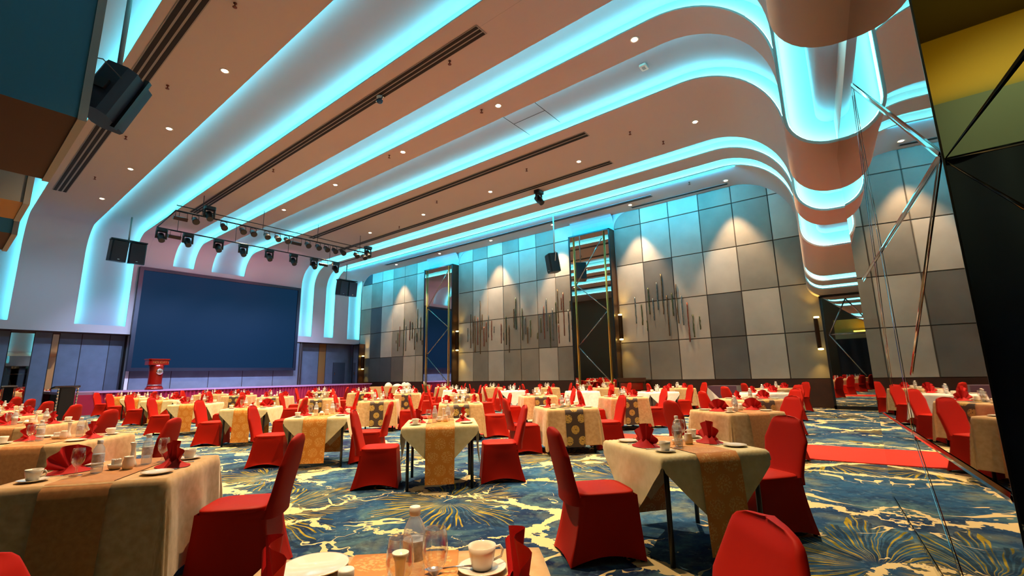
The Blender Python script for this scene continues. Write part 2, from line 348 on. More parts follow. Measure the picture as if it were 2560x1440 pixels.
# ------------------------------------------------------------------ room shell
XW = 19.75            # panelled wall
XN, XSTEP, YREAR = 2.28, 6.55, -0.3
def ym(X): return -0.486+0.081*X   # the mirrored wall runs slightly askew, like the drop above it
YM_NEAR, YM_FAR = ym(XN), ym(XSTEP)
ZS = 3.88             # soffit
LEDGE = 30.0          # upper stage wall
def yf(X): return 0.083*X
def profile(X, d=0.0, inset=0.0, zbot=3.75, yend=None):
    """points (Y, Z) of the ceiling sweep from the foot of the upper stage wall over the ceiling, down the rear drop to the mirror wall; d pushes outwards"""
    P = []; rc = 1.4
    P.append((LEDGE+d, zbot)); P.append((LEDGE+d, 5.6))
    for i in range(0, 13):
        a = PI/2*i/12; P.append((LEDGE-rc+(rc+d)*math.cos(a), CEIL_Z-rc+(rc+d)*math.sin(a)))
    for Y in (24, 18, 12, 8, 5.5): P.append((Y, CEIL_Z+d))
    Y0 = yf(X); r = 2.2
    for i in range(0, 19):
        a = PI/2+PI/2*i/18; P.append((Y0+r+(r+d)*math.cos(a), CEIL_Z-r+(r+d)*math.sin(a)))
    ye = (YREAR if X > XSTEP else ym(X)) if yend is None else yend
    r2 = min(0.5, Y0-(ym(X) if X <= XSTEP else YREAR)-0.02)
    q = max(r2-d, 0.02)
    for i in range(0, 11):
        a = -PI/2*i/10; P.append((Y0-r2+q*math.cos(a), ZS+r2+q*math.sin(a)))
    P.append((min(P[-1][0]-0.001, ye), ZS+r2-q))
    return P
RIB = [('0', -0.45, 1.95, 4.15), ('A', 4.12, 6.05, 4.15), ('B', 7.75, 8.75, 7.62), ('C', 9.65, 11.45, 7.62), ('D', 15.1, 16.0, 4.15), ('E', 16.9, 17.6, 4.15), ('F', 18.7, 19.74, 4.1)]
DEP = 0.33; UC = 0.14; LIP = 0.035
cm = MB()
def strip(mb, xa, xb, da, db, z0a=3.75, sub=1, mi=0, keep=None):
    A = profile(xa, da, zbot=z0a); Bp = profile(xb, db, zbot=z0a); base = len(mb.v)
    for k in range(sub+1):
        t = k/sub
        for (y1, z1), (y2, z2) in zip(A, Bp): mb.v.append((xa+(xb-xa)*t, y1+(y2-y1)*t, z1+(z2-z1)*t))
    n = len(A)
    for k in range(sub):
        for i in range(n-1):
            if keep and not keep(i, n): continue
            mb.face((base+k*n+i, base+k*n+i+1, base+(k+1)*n+i+1, base+(k+1)*n+i), mi, abs(xb-xa) > 1e-6)
edges = [-5.0]
for r in RIB: edges += [r[1], r[2]]
edges += [XW+0.15]
for i in range(0, len(edges), 2):
    a, b_ = edges[i], edges[i+1]
    if b_ - a < 0.05: continue
    if a < XSTEP < b_: strip(cm, a, XSTEP-0.001, 0, 0); strip(cm, XSTEP+0.001, b_, 0, 0)
    else: strip(cm, a, b_, 0, 0)
leds = []
for nm, x0, x1, zb in RIB:
    onlystage = nm == 'F'
    Nst = 8
    def kp(i, n, onlystage=onlystage): return (not onlystage) or i < 8
    # lips, undercut, recess back
    strip(cm, x0, x0+1e-7, 0, LIP, zb, keep=kp); strip(cm, x1, x1-1e-7, LIP, 0, zb, keep=kp)
    strip(cm, x0-UC, x0, LIP, LIP, zb, keep=kp); strip(cm, x1, x1+UC, LIP, LIP, zb, keep=kp)
    strip(cm, x0-UC, x0-UC-1e-7, LIP, DEP, zb, keep=kp); strip(cm, x1+UC, x1+UC+1e-7, DEP, LIP, zb, keep=kp)
    strip(cm, x0-UC, x1+UC, DEP, DEP, zb, 1, 1, keep=kp)
    if onlystage: strip(cm, x0, x1, 0, 0, 8.9 if False else 3.75, keep=lambda i, n: i >= 8)
    # solid wall under the ribbon's lower end and the closing ledge
    cm.quad((x0, LEDGE, 3.75), (x1, LEDGE, 3.75), (x1, LEDGE, zb), (x0, LEDGE, zb))
    cm.quad((x0-UC, LEDGE, zb), (x1+UC, LEDGE, zb), (x1+UC, LEDGE+DEP, zb), (x0-UC, LEDGE+DEP, zb))
    # LED tapes behind both lips
    for sx, xx in ((-1, x0), (1, x1)):
        lm = MB(); xa = xx+sx*0.10; xb = xx+sx*0.03
        A = profile(xa, LIP+0.012, zbot=zb+0.02); Bq = profile(xb, LIP+0.012, zbot=zb+0.02)
        n = len(A); base = 0
        last = 8 if onlystage else n-1
        for p, X in ((A, xa), (Bq, xb)):
            for y, z in p: lm.v.append((X, y, z))
        for i in range(last): 
            lm.face((i, i+1, n+i+1, n+i) if sx < 0 else (i, n+i, n+i+1, i+1))
        o = lm.obj('led_tape', led_m)
        leds.append((nm, sx, o))
    # lower end tape for the wide ribbons
ceil = cm.obj('ceiling', [plaster, recess_m]); structure(ceil, 'curved plaster ceiling with glowing cyan ribbon recesses running to the stage')
RN = {'0': 'cyan ribbon at the far left', 'A': 'wide cyan ribbon left of the LED screen', 'B': 'narrow cyan ribbon above the screen\'s left part', 'C': 'wide cyan ribbon above the middle of the screen', 'D': 'cyan ribbon just right of the screen', 'E': 'cyan ribbon second right of the screen', 'F': 'short cyan ribbon in the stage corner'}
for nm, sx, o in leds: tag(o, '%s edge light tape of the %s' % ('left' if sx < 0 else 'right', RN[nm]), 'light strip', 'LED tapes in the ribbon recesses')

# floor
fm = MB().quad((-8, -8, 0), (XW+0.6, -8, 0), (XW+0.6, 34, 0), (-8, 34, 0)); structure(fm.obj('floor', carpet), 'blue patterned ballroom carpet with cream veins and yellow bursts')
rc = MB(); rc.v = [(x, y, z) for z in (0.0, 0.012) for x, y in ((8.60, -0.25), (10.15, -0.25), (9.26, 14.0), (7.71, 14.0))]
for q in ((3, 2, 1, 0), (4, 5, 6, 7), (0, 1, 5, 4), (1, 2, 6, 5), (2, 3, 7, 6), (3, 0, 4, 7)): rc.face(q)
rc = rc; tag(rc.obj('red_carpet', redcarpet), 'long bright red aisle carpet laid across the blue floor', 'carpet runner')

# panelled wall (right side of the hall)
wr = MB()
def wall_rect(y0, y1, z0, z1, mi, x=XW): wr.quad((x, y1, z0), (x, y0, z0), (x, y0, z1), (x, y1, z1), mi)
TM = [tilec['L'], tilec['M'], tilec['D'], tilec['B'], groove, dado_m, plaster]
TI = {'L': 0, 'M': 1, 'D': 2, 'B': 3}
ZR = [1.0, 2.68, 4.45, 6.3, 8.15, 9.0]
def panel(y0, y1, n, rows):
    """y0 > y1 : left to right as seen from the hall"""
    dy = (y0-y1)/n; wall_rect(y1, y0, 1.0, 9.0, 4, XW+0.004)
    for r, row in enumerate(rows):
        for k in range(n):
            a, b_ = y0-k*dy, y0-(k+1)*dy; g = 0.012; z0, z1 = ZR[r]+g, ZR[r+1]-g; mi = TI[row[k % len(row)]]
            x = XW-0.03; e = 0.03
            P = [(x, a-g-e*0.4, z0+e*0.4), (x, b_+g+e*0.4, z0+e*0.4), (x, b_+g+e*0.4, z1-e*0.4), (x, a-g-e*0.4, z1-e*0.4)]
            Q = [(XW, a-g, z0), (XW, b_+g, z0), (XW, b_+g, z1), (XW, a-g, z1)]
            wr.quad(*P, mi)
            for i in range(4): wr.quad(Q[i], Q[(i+1) % 4], P[(i+1) % 4], P[i], mi)
panel(9.1, 1.2, 6, ['MMLDLM', 'LMLDLM', 'LDLLMM', 'MLLMML', 'MLLMML'])
panel(19.6, 11.4, 7, ['LMLMMLM', 'LMLMMDL', 'MLLMLLM', 'MLMLLML', 'LMLMLML'])
panel(29.9, 22.3, 6, ['BBBDLL', 'LBLMLM', 'MBLLML', 'LMLMML', 'BLLMML'])
wall_rect(-0.2, 30.2, 0, 1.0, 5, XW-0.05); wr.quad((XW-0.05, 30.2, 1.0), (XW-0.05, -0.2, 1.0), (XW+0.05, -0.2, 1.0), (XW+0.05, 30.2, 1.0), 4)
def spandrel(yc, s, r=0.75, zt=8.93):
    """white rounded filler in a panel's top corner; s=+1 corner lies at larger Y"""
    x = XW-0.055; c = (yc-s*r, zt-r-0.03); prev = None
    for i in range(9):
        a = PI/2*i/8; p = (c[0]+s*r*math.cos(a), c[1]+r*math.sin(a)); 
        if prev:
            wr.quad((x, prev[0], prev[1]), (x, p[0], p[1]), (x, p[0], zt), (x, yc+s*0.02, zt) if i == 1 else (x, prev[0], zt), 6)
            wr.quad((x, prev[0], prev[1]), (x+0.05, prev[0], prev[1]), (x+0.05, p[0], p[1]), (x, p[0], p[1]), 6)
        prev = p
for y, s in ((9.1, 1), (11.4, -1), (19.6, 1), (22.3, -1), (29.9, 1)): spandrel(y, s, 0.75 if y < 29 else 1.3)
for y0, y1 in ((9.1, 11.4), (19.6, 22.3)):
    wall_rect(y0, y1, 0, 9, 6, XW)
    # curved white head over the mirrored pilaster
    for i in range(6):
        a0, a1 = PI/2*i/6, PI/2*(i+1)/6
        wr.quad((XW-0.42*(1-math.cos(a0))-0.0, y1, 8.1+0.8*math.sin(a0)), (XW-0.42*(1-math.cos(a0)), y0, 8.1+0.8*math.sin(a0)), (XW-0.42*(1-math.cos(a1)), y0, 8.1+0.8*math.sin(a1)), (XW-0.42*(1-math.cos(a1)), y1, 8.1+0.8*math.sin(a1)), 6)
structure(wr.obj('wall_right', TM), 'tall wall of square grey and beige fabric panels over a dark wooden dado')

# mirrored pilasters with gold rods
def pilaster(y0, y1, z1, label, rods=True, x=19.22, sconce=None):
    t = empty('mirrored_pilaster', (XW, (y0+y1)/2, 0)); h = (y1-y0)/2; d = XW-x
    tag(t, label, 'pilaster', 'mirrored pilasters on the panelled wall')
    MB().box(-d+0.02, 0, -h, h, 0, z1).obj('casing', darkwood, t)
    MB().quad((-d, h-0.07, 0.12), (-d, -h+0.07, 0.12), (-d, -h+0.07, z1-0.06), (-d, h-0.07, z1-0.06)).obj('mirror', mirror_m, t)
    f = MB()
    for a, b_ in ((h-0.07, h), (-h, -h+0.07)): f.box(-d-0.02, -d+0.02, a, b_, 0, z1)
    f.box(-d-0.02, -d+0.02, -h, h, 0, 0.12).box(-d-0.02, -d+0.02, -h, h, z1-0.06, z1); f.obj('frame', blackm, t)
    if rods:
        for yy in (h-0.30, -h+0.30): MB().tube([(-d-0.05, yy, 0.05), (-d-0.05, yy, z1-0.08)], 0.028, 8).obj('gold_rod', gold, t)
        for p, q in (((-h+0.42, 7.7), (h-0.34, 5.6)), ((h-0.34, 5.6), (-h+0.3, 4.2)), ((-h+0.3, 4.2), (h-0.3, 2.6)), ((h-0.3, 2.6), (-h+0.4, 1.0))):
            MB().tube([(-d-0.012, p[0], p[1]), (-d-0.012, q[0], q[1])], 0.022, 4).obj('bevel_strip', bevel_m, t)
    return t
pilaster(9.12, 11.38, 8.12, 'tall mirrored pilaster with gold rods between the near and middle fabric walls')
pilaster(19.65, 22.25, 8.12, 'tall mirrored pilaster with gold rods between the middle and far fabric walls')
pilaster(29.2, 29.98, 3.74, 'short dark wooden pilaster in the corner beside the stage', rods=False)
t = pilaster(-0.02, 1.28, 3.86, 'mirrored pilaster under the curved soffit at the near end of the wall', rods=False, x=19.15)
for p, q in (((-0.1, 3.7), (0.5, 2.5)), ((-0.1, 3.7), (-0.6, 2.9)), ((0.5, 2.5), (-0.35, 1.1)), ((0.5, 2.5), (-0.6, 2.5))): MB().tube([(-0.615, p[0], p[1]), (-0.615, q[0], q[1])], 0.02, 4).obj('bevel_strip', bevel_m, t)
# sconces
def sconce(x, y, z0, z1, where, ny):
    t = empty('wall_sconce', (x, y, z0)); tag(t, 'bronze wall sconce %s' % where, 'wall lamp', 'bronze wall sconces')
    h = z1-z0; s = MB(); n = 8
    for i in range(n):
        a0, a1 = PI*i/n, PI*(i+1)/n; r = 0.13
        s.quad((r*math.cos(a0), ny*r*math.sin(a0), 0.08), (r*math.cos(a1), ny*r*math.sin(a1), 0.08), (r*math.cos(a1), ny*r*math.sin(a1), h-0.08), (r*math.cos(a0), ny*r*math.sin(a0), h-0.08))
    s.obj('shade', chromed, t)
    for z in (0.0, h-0.07): MB().lathe([(0.02, z), (0.085, z+0.01), (0.085, z+0.06), (0.02, z+0.07)], 10, (0, ny*0.03, 0)).obj('lamp', bulb_w, t)
    for dz, tz in ((-0.1, -3), (h+0.1, 3)): spot('sconce_beam', (x, y+ny*0.06, z0+dz), (x, y+ny*0.35, z0+dz+tz), 60, (1.0, 0.62, 0.12), 75, 0.9, 0.04)
sconce(19.45, 8.98, 2.8, 4.0, 'left of the nearest fabric wall', -1)
sconce(19.45, 19.5, 2.8, 4.0, 'left of the middle fabric wall', -1)
sconce(19.45, 29.05, 1.9, 2.9, 'in the corner beside the stage', -1)
sconce(19.45, 1.42, 2.0, 3.2, 'left of the mirror under the curved soffit', 1)
spot('sconce_beam', (19.5, 19.3, 2.6), (19.7, 19.0, 0), 30, (1.0, 0.8, 0.25), 60, 0.9)

# mirrored rear wall, two planes, and its near return
mf = MB()
mf.quad((XSTEP, YREAR, 0), (XW, YREAR, 0), (XW, YREAR, 9.3), (XSTEP, YREAR, 9.3), 1)
mf.quad((XN, YM_NEAR, 0), (XSTEP, YM_FAR, 0), (XSTEP, YM_FAR, ZS+0.01), (XN, YM_NEAR, ZS+0.01), 0)
mf.quad((XN, YM_NEAR, ZS), (XSTEP, YM_FAR, ZS), (XSTEP, YM_FAR, 9.3), (XN, YM_NEAR, 9.3), 1)
mf.quad((XSTEP+0.01, YREAR, 0), (XSTEP+0.01, YM_FAR, 0), (XSTEP+0.01, YM_FAR, 9.3), (XSTEP+0.01, YREAR, 9.3), 1)
mf.quad((XN, YM_NEAR, 0), (XN, -6, 0), (XN, -6, ZS), (XN, YM_NEAR, ZS), 2)
mf.quad((XN, -6, ZS), (XN, YM_NEAR, ZS), (XN, YM_NEAR, 9.3), (XN, -6, 9.3), 1)
structure(mf.obj('wall_rear', [mirror_m, plaster, mirror_dark]), 'mirror-clad rear wall at the right edge of the view')
tr = MB().box(XN-0.003, XN+0.003, YM_NEAR-0.004, YM_NEAR+0.003, 0, ZS); structure(tr.obj('trim_1', blackm), 'thin dark edge of the mirrored wall')
# bevelled lattice strips lying on the near mirror plane
def mstrip(p, q, w0, w1):
    d = Vector((q[0]-p[0], 0, q[1]-p[1])).normalized(); nrm = Vector((-d.z, 0, d.x)); m = MB()
    P, Q = Vector((p[0], ym(p[0])+0.004, p[1])), Vector((q[0], ym(q[0])+0.004, q[1])); h = Vector((0, 0.004, 0))
    a, b_, c, e = P-nrm*w0, Q-nrm*w1, Q+nrm*w1, P+nrm*w0
    m.quad(a, b_, Q+h, P+h); m.quad(P+h, Q+h, c, e); return m
SL = [('running up to the wide cyan ribbon', (2.30, 2.15), (4.27, 3.57), 0.02), ('slanting far down left from the star point', (2.30, 2.15), (5.9, 2.25), 0.018), ('running steeply down from the star point', (2.30, 2.15), (3.9, 1.31), 0.014),
 ('the long upright joint', (4.27, 3.57), (4.25, 0.9), 0.006), ('the slanting thin one beside the upright joint', (4.3, 3.5), (5.0, 1.2), 0.006), ('the level one crossing the mirrored chairs', (6.03, 0.9), (2.29, 0.92), 0.018),
 ('the low one along the carpet', (6.5, 0.02), (2.6, 0.10), 0.02), ('the short thin one above the carpet', (4.25, 0.9), (3.2, 0.1), 0.006)]
for lb, p, q, ww in SL:
    o = mstrip(p, q, ww*0.8, ww).obj('mirror_lattice_strip', bevel_m); tag(o, 'slim mirrored wall strip at right, '+lb, 'mirror strip', 'lattice strips on the mirrored wall')

for lb, p, q, ww in (('rising steeply on the dark return', (-0.31, 2.13), (-0.62, 2.52), 0.014), ('level one on the dark return', (-0.31, 2.12), (-0.62, 2.12), 0.006), ('falling on the dark return', (-0.31, 2.11), (-0.60, 1.72), 0.010)):
    m = MB(); d = Vector((0, q[0]-p[0], q[1]-p[1])).normalized(); nn = Vector((0, -d.z, d.y)); P_, Q_ = Vector((XN-0.003, *p)), Vector((XN-0.003, *q)); h = Vector((-0.005, 0, 0))
    m.quad(P_-nn*0.002, Q_-nn*ww, Q_+h, P_+h); m.quad(P_+h, Q_+h, Q_+nn*ww, P_+nn*0.002)
    tag(m.obj('mirror_lattice_strip', bevel_m), 'slim mirrored wall strip at right, '+lb, 'mirror strip', 'lattice strips on the mirrored wall')

# lower stage back wall and side
sb = MB(); YB = 31.0
segs = [(-8, 2.2, 0), (2.2, 2.98, 1), (2.98, 3.58, 0), (3.58, 3.83, 1), (3.83, 4.64, 0), (4.64, 5.71, 0), (5.71, 6.33, 0), (6.33, 6.5, 2), (6.5, 8.3, 0), (8.3, 10.1, 0), (10.1, 11.9, 0), (11.9, 13.7, 0), (13.7, 15.3, 0), (15.3, 15.55, 2), (15.55, 17.16, 0), (17.16, 17.7, 3), (17.7, 19.8, 0)]
for a, b_, k in segs:
    g = 0.015; yy = 30.14 if 6.4 < (a+b_)/2 < 15.4 else YB
    sb.quad((a+g, yy, 0), (b_-g, yy, 0), (b_-g, yy, 3.9), (a+g, yy, 3.9), k)
sb.quad((6.33, 30.17, 0), (15.55, 30.17, 0), (15.55, 30.17, 3.9), (6.33, 30.17, 3.9), 4)
for xx in (6.42, 15.42): sb.quad((xx, 30.14, 0), (xx, YB, 0), (xx, YB, 3.9), (xx, 30.14, 3.9), 2)
sb.quad((-8, YB+0.02, 0), (XW, YB+0.02, 0), (XW, YB+0.02, 3.9), (-8, YB+0.02, 3.9), 4)
sb.quad((-8, LEDGE, 3.75), (XW+0.1, LEDGE, 3.75), (XW+0.1, YB+0.02, 3.75), (-8, YB+0.02, 3.75), 5)
sb.quad((XW, LEDGE-0.1, 0), (XW, YB, 0), (XW, YB, 3.9), (XW, LEDGE-0.1, 3.9), 0)
structure(sb.obj('wall_back', [fabB, mirror_m, white_m, mat('gold_wood', '#9a6a30', 0.5), groove, brownp]), 'stage back wall of blue-grey fabric panels with narrow mirrors')
dr = MB().box(18.3, 19.25, YB-0.05, YB, 0.9, 2.45); dd = dr.obj('door_1', mat('door_paint', '#3b4650', 0.6)); structure(dd, 'grey door at the back of the stage')
MB().box(18.38, 18.42, YB-0.10, YB-0.05, 1.55, 1.75).obj('door_handle', chrome, dd)

# stage
st = empty('stage', (10, 26.4, 0)); tag(st, 'long low stage with magenta pleated skirt in front of the screen', 'stage')
MB().box(-6.2, 8.4, 0.05, 4.6, 0.84, 0.95).obj('stage_deck', stagetop, st)
def pleat(u, v):
    x = -5.3+u*13.6; ph = math.sin(x*38)*0.022
    return (x, -0.02+ph, 0.02+v*0.90)
MB().grid(pleat, 820, 1).obj('stage_skirt', magenta, st)
MB().box(-6.2, -5.3, 0.0, 0.1, 0.0, 0.84).obj('stage_step_front', magenta, st)
MB().box(8.3, 8.4, 0.05, 4.6, 0, 0.84).obj('stage_side', magenta, st)
MB().box(-5.4, 8.42, -0.06, 0.06, 0.90, 0.95).obj('stage_nosing', mat('lilac_edge', '#a98ad0', 0.5), st)

# LED screen
sc_ = empty('led_screen', (10.6, 29.8, 0)); tag(sc_, 'huge dark blue LED video wall hanging behind the stage', 'video screen')
MB().box(-4.15, 4.15, 0.0, 0.18, 2.05, 7.15).obj('display', screen_m, sc_)
fr = MB(); fr.box(-4.32, -4.15, -0.08, 0.18, 1.88, 7.32).box(4.15, 4.32, -0.08, 0.18, 1.88, 7.32).box(-4.15, 4.15, -0.08, 0.18, 1.88, 2.05).box(-4.15, 4.15, -0.08, 0.18, 7.15, 7.32); fr.obj('bezel', bezel, sc_)

# red lacquered lectern on stage, black lectern beside the stage
lt = empty('red_lectern', (6.95, 27.5, 0.95), 0.12); tag(lt, 'glossy red lectern with silver emblem standing on the stage', 'lectern')
MB().lathe([(0.36, 0), (0.36, 0.09), (0.33, 0.10), (0.31, 0.16)], 24).obj('plinth', redlect, lt)
MB().lathe([(0.30, 0.16), (0.285, 0.3), (0.28, 0.7), (0.30, 1.05), (0.33, 1.18)], 24).obj('body', redlect, lt)
MB().lathe([(0.285, 0.20), (0.31, 0.21), (0.31, 0.225), (0.285, 0.235)], 24).obj('silver_band', chrome, lt)
tp = MB(); tp.rbox(-0.42, 0.42, -0.30, 0.30, 1.18, 1.42, 0.08); tp.rbox(-0.45, 0.45, -0.33, 0.33, 1.42, 1.47, 0.08); tp.obj('top', redlect, lt)
em = MB(); em.lathe([(0.02, 0), (0.145, 0.0), (0.145, 0.012), (0.11, 0.02), (0.02, 0.02)], 20, (0.04, -0.30, 0.86), axis=Matrix.Rotation(PI/2, 3, 'X'))
for k in range(8):
    a = k*PI/4; em.tube([(0.04+0.09*math.cos(a)+0.03*math.cos(j*PI/3), -0.325, 0.86+0.09*math.sin(a)+0.03*math.sin(j*PI/3)) for j in range(7)], 0.006, 5)
em.obj('silver_emblem', chrome, lt)
tcv = bpy.data.curves.new('lettering', 'FONT'); tcv.body = 'HOLIDAY I'; tcv.size = 0.135; tcv.extrude = 0.004; tcv.align_x = 'CENTER'
tcv.materials.append(gold); tmp = bpy.data.objects.new('tmp', tcv); tme = bpy.data.meshes.new_from_object(tmp); bpy.data.objects.remove(tmp); to = bpy.data.objects.new('lettering', tme); COL.objects.link(to); to.parent = lt; to.location = (0.04, -0.305, 1.25); to.rotation_euler = (PI/2, 0, 0)
bl = empty('black_lectern', (3.15, 22.3, 0), 0.1); tag(bl, 'dark wooden lectern with twisted silver columns on the floor left of the stage', 'lectern')
MB().rbox(-0.20, 0.20, -0.15, 0.15, 0.06, 1.18, 0.02).obj('body', blackm, bl)
MB().rbox(-0.30, 0.30, -0.22, 0.22, 0, 0.07, 0.03).obj('base', blackm, bl)
MB().box(-0.33, 0.33, -0.24, 0.24, 1.18, 1.24, 0, Matrix.Rotation(-0.12, 4, 'X')).obj('reading_desk', darkwood, bl)
for sx in (-1, 1):
    prof = [(0.018+0.014*abs(math.sin(z*30)), 0.07+z) for z in [i*0.022 for i in range(51)]]
    MB().lathe(prof, 8, (sx*0.25, -0.17, 0)).obj('silver_column', chrome, bl)

# linear air diffusers
def vent(x, y0, y1, w, label, n=3):
    t = empty('linear_air_diffuser', (x, (y0+y1)/2, CEIL_Z-0.012)); tag(t, label, 'air vent', 'slotted air diffusers in the ceiling'); h = (y1-y0)/2
    MB().box(-w/2, w/2, -h, h, -0.004, 0.004).obj('frame', greyp, t)
    for k in range(n):
        xx = -w/2+(k+0.5)*w/n; MB().box(xx-w/n*0.33, xx+w/n*0.33, -h+0.03, h-0.03, -0.012, -0.005).obj('slot', slot_m, t)
vent(2.35, 5.0, 24.7, 0.42, 'dark slotted air diffuser left of the wide cyan ribbon, nearest the left edge')
vent(6.62, 5.9, 23.6, 0.34, 'dark slotted air diffuser right of the wide cyan ribbon')
vent(12.1, 6.3, 23.4, 0.34, 'brown slotted air diffuser right of the middle wide ribbon', 2)
vent(15.0-0.55, 6.6, 24.5, 0.28, 'brown slotted air diffuser just left of the two narrow right ribbons', 2)
vent(18.55, 6.7, 25.5, 0.26, 'slotted air diffuser nearest the panelled wall', 2)
vent(19.35, 3.8, 8.0, 0.20, 'short slotted air diffuser over the nearest fabric wall', 1)

ORD = ['first', 'second', 'third', 'fourth', 'fifth', 'sixth']
# downlight fittings
DR = ['row left of the wide left ribbon', 'row between the two middle ribbons', 'row left of the narrow right ribbons', 'row along the panelled wall']
for ci, (X, dy) in enumerate(DOWN_X):
    for yi, Y in enumerate(DOWN_Y):
        t = empty('ceiling_downlight', (X, Y+dy, CEIL_Z)); tag(t, 'small warm ceiling downlight, %s from the stage, %s' % (ORD[5-yi], DR[ci]), 'downlight', 'recessed ceiling downlights')
        MB().lathe([(0.075, -0.006), (0.105, -0.012), (0.11, 0.0)], 16).obj('trim_ring', white_m, t)
        MB().lathe([(0.001, -0.014), (0.062, -0.014), (0.062, -0.008), (0.001, -0.008)], 16).obj('bulb', bulb_m, t)
# sprinklers
spr_me = MB().lathe([(0.012, -0.10), (0.045, -0.10), (0.045, -0.092), (0.014, -0.085), (0.014, -0.02), (0.035, -0.015), (0.035, 0.0)], 8).mesh('fire_sprinkler', mat('brass_sprinkler', '#6a3a2a', 0.4, 0.6))
SPR = {'leftmost ceiling bay': [(2.9, 9.3), (2.9, 13.5), (2.9, 17.5), (2.95, 22.0)], 'bay of the dome camera': [(6.9, 7.2), (6.9, 16.4)], 'bay between the two middle ribbons': [(8.95, 8.0), (8.95, 12.3)],
 'widest ceiling bay': [(14.2, 4.6), (12.9, 5.2), (12.9, 9.3), (12.9, 14.2), (14.0, 18.2)], 'bay along the panelled wall': [(18.2, 5.0)]}
for bay, L_ in SPR.items():
    for i, (X, Y) in enumerate(L_):
        o = bpy.data.objects.new('fire_sprinkler', spr_me); COL.objects.link(o); o.location = (X, Y, CEIL_Z)
        tag(o, 'small fire sprinkler, %s from the near end, %s' % (['first', 'second', 'third', 'fourth', 'fifth'][i], bay), 'sprinkler', 'ceiling fire sprinklers')
# ceiling camera and detector
cc = empty('ceiling_camera', (6.68, 9.69, CEIL_Z)); tag(cc, 'small white and blue dome camera below the ceiling near the second vent', 'camera')
MB().lathe([(0.09, 0), (0.09, -0.06), (0.05, -0.09)], 12).obj('mount', white_m, cc)
MB().lathe([(0.05, -0.09), (0.09, -0.14), (0.07, -0.20), (0.001, -0.23)], 12).obj('dome', mat('smoked_dome', '#1d3c5c', 0.1), cc)
MB().box(-0.02, 0.02, -0.17, 0.17, -0.10, -0.06).obj('bracket', chrome, cc)
dt = empty('wall_detector', (10.55, 3.75, CEIL_Z+DEP-0.02)); tag(dt, 'small white box detector inside the middle wide cyan ribbon', 'detector')
MB().rbox(-0.12, 0.12, -0.09, 0.09, -0.06, 0, 0.02).obj('body', white_m, dt); MB().box(-0.06, 0.06, -0.04, 0.04, -0.068, -0.06).obj('vent_plate', greyp, dt)
hs = MB()
for a, b_ in (((9.7, 6.9), (11.45, 6.9)), ((9.7, 8.1), (11.45, 8.1)), ((10.6, 6.9), (10.6, 8.1))): hs.box(min(a[0], b_[0])-0.008, max(a[0], b_[0])+0.008, min(a[1], b_[1])-0.008, max(a[1], b_[1])+0.008, CEIL_Z+DEP-0.006, CEIL_Z+DEP-0.001)
tag(hs.obj('access_hatch', groove), 'thin outline of an access hatch in the middle wide cyan ribbon', 'access hatch')

# ------------------------------------------------------------------ stage lighting bars
bars = empty('lighting_truss', (0, 0, 8.0)); tag(bars, 'twin black lighting bars hanging below the ceiling in front of the stage', 'lighting truss')
Y1, Y2 = 21.0, 24.0
MB().tube([(5.3, Y1, 0), (14.3, Y1, 0)], 0.03, 8).obj('near_bar', blackm, bars); MB().tube([(5.3, Y1, 0.22), (14.3, Y1, 0.22)], 0.02, 6).obj('near_bar_upper_pipe', blackm, bars)
MB().tube([(5.45, Y2, 0), (14.3, Y2, 0)], 0.03, 8).obj('far_bar', blackm, bars)
for X in (5.3, 14.3): MB().tube([(X, Y1, 0), (X+(0.15 if X < 6 else 0), Y2, 0)], 0.025, 6).obj('cross_bar', blackm, bars)
for X in (6.2, 8.6, 11.2, 13.6):
    for Y in (Y1, Y2): MB().tube([(X, Y, 0), (X, Y, 0.89)], 0.012, 5).obj('hanging_rod', blackm, bars)
def par(x, y, label):
    t = empty('par_can_spotlight', (x, y, 8.0)); tag(t, label, 'spotlight', 'par can spotlights on the lighting bar')
    A = Matrix.Rotation(2.2, 3, 'X')
    MB().tube([(-0.12, 0, -0.22), (-0.12, 0, -0.05), (0, 0, -0.02), (0.12, 0, -0.05), (0.12, 0, -0.22)], 0.012, 5).obj('yoke', blackm, t)
    MB().lathe([(0.05, -0.17), (0.10, -0.14), (0.11, 0.12), (0.13, 0.14), (0.13, 0.18), (0.10, 0.18)], 12, (0, 0, -0.24), axis=A).obj('can', blackm, t)
    MB().lathe([(0.001, 0.165), (0.10, 0.165), (0.10, 0.16)], 12, (0, 0, -0.24), axis=A).obj('lens', lens_m, t); return t
def mover(x, y, z, label, group='moving head lights on the lighting bars'):
    t = empty('moving_head_light', (x, y, z)); tag(t, label, 'spotlight', group)
    MB().rbox(-0.20, 0.20, -0.14, 0.14, -0.16, -0.03, 0.04).obj('base', blackm, t)
    y_ = MB(); y_.tube([(-0.18, 0, -0.48), (-0.18, 0, -0.18), (-0.10, 0, -0.14), (0.10, 0, -0.14), (0.18, 0, -0.18), (0.18, 0, -0.48)], 0.045, 6); y_.obj('yoke', blackm, t)
    A = Matrix.Rotation(2.45, 3, 'X')
    MB().lathe([(0.06, -0.2), (0.13, -0.17), (0.14, 0.05), (0.115, 0.2), (0.12, 0.24), (0.10, 0.24)], 14, (0, 0, -0.42), axis=A).obj('head', blackm, t)
    MB().lathe([(0.001, 0.235), (0.10, 0.235), (0.10, 0.22)], 14, (0, 0, -0.42), axis=A).obj('lens', mat('blue_lens', '#1a2c60', 0.05, coat=1) if 'blue_lens' not in MATS else MATS['blue_lens'], t); return t
ordn = ['first', 'second', 'third', 'fourth', 'fifth', 'sixth', 'seventh', 'eighth', 'ninth', 'tenth', 'eleventh', 'twelfth', 'thirteenth', 'fourteenth']
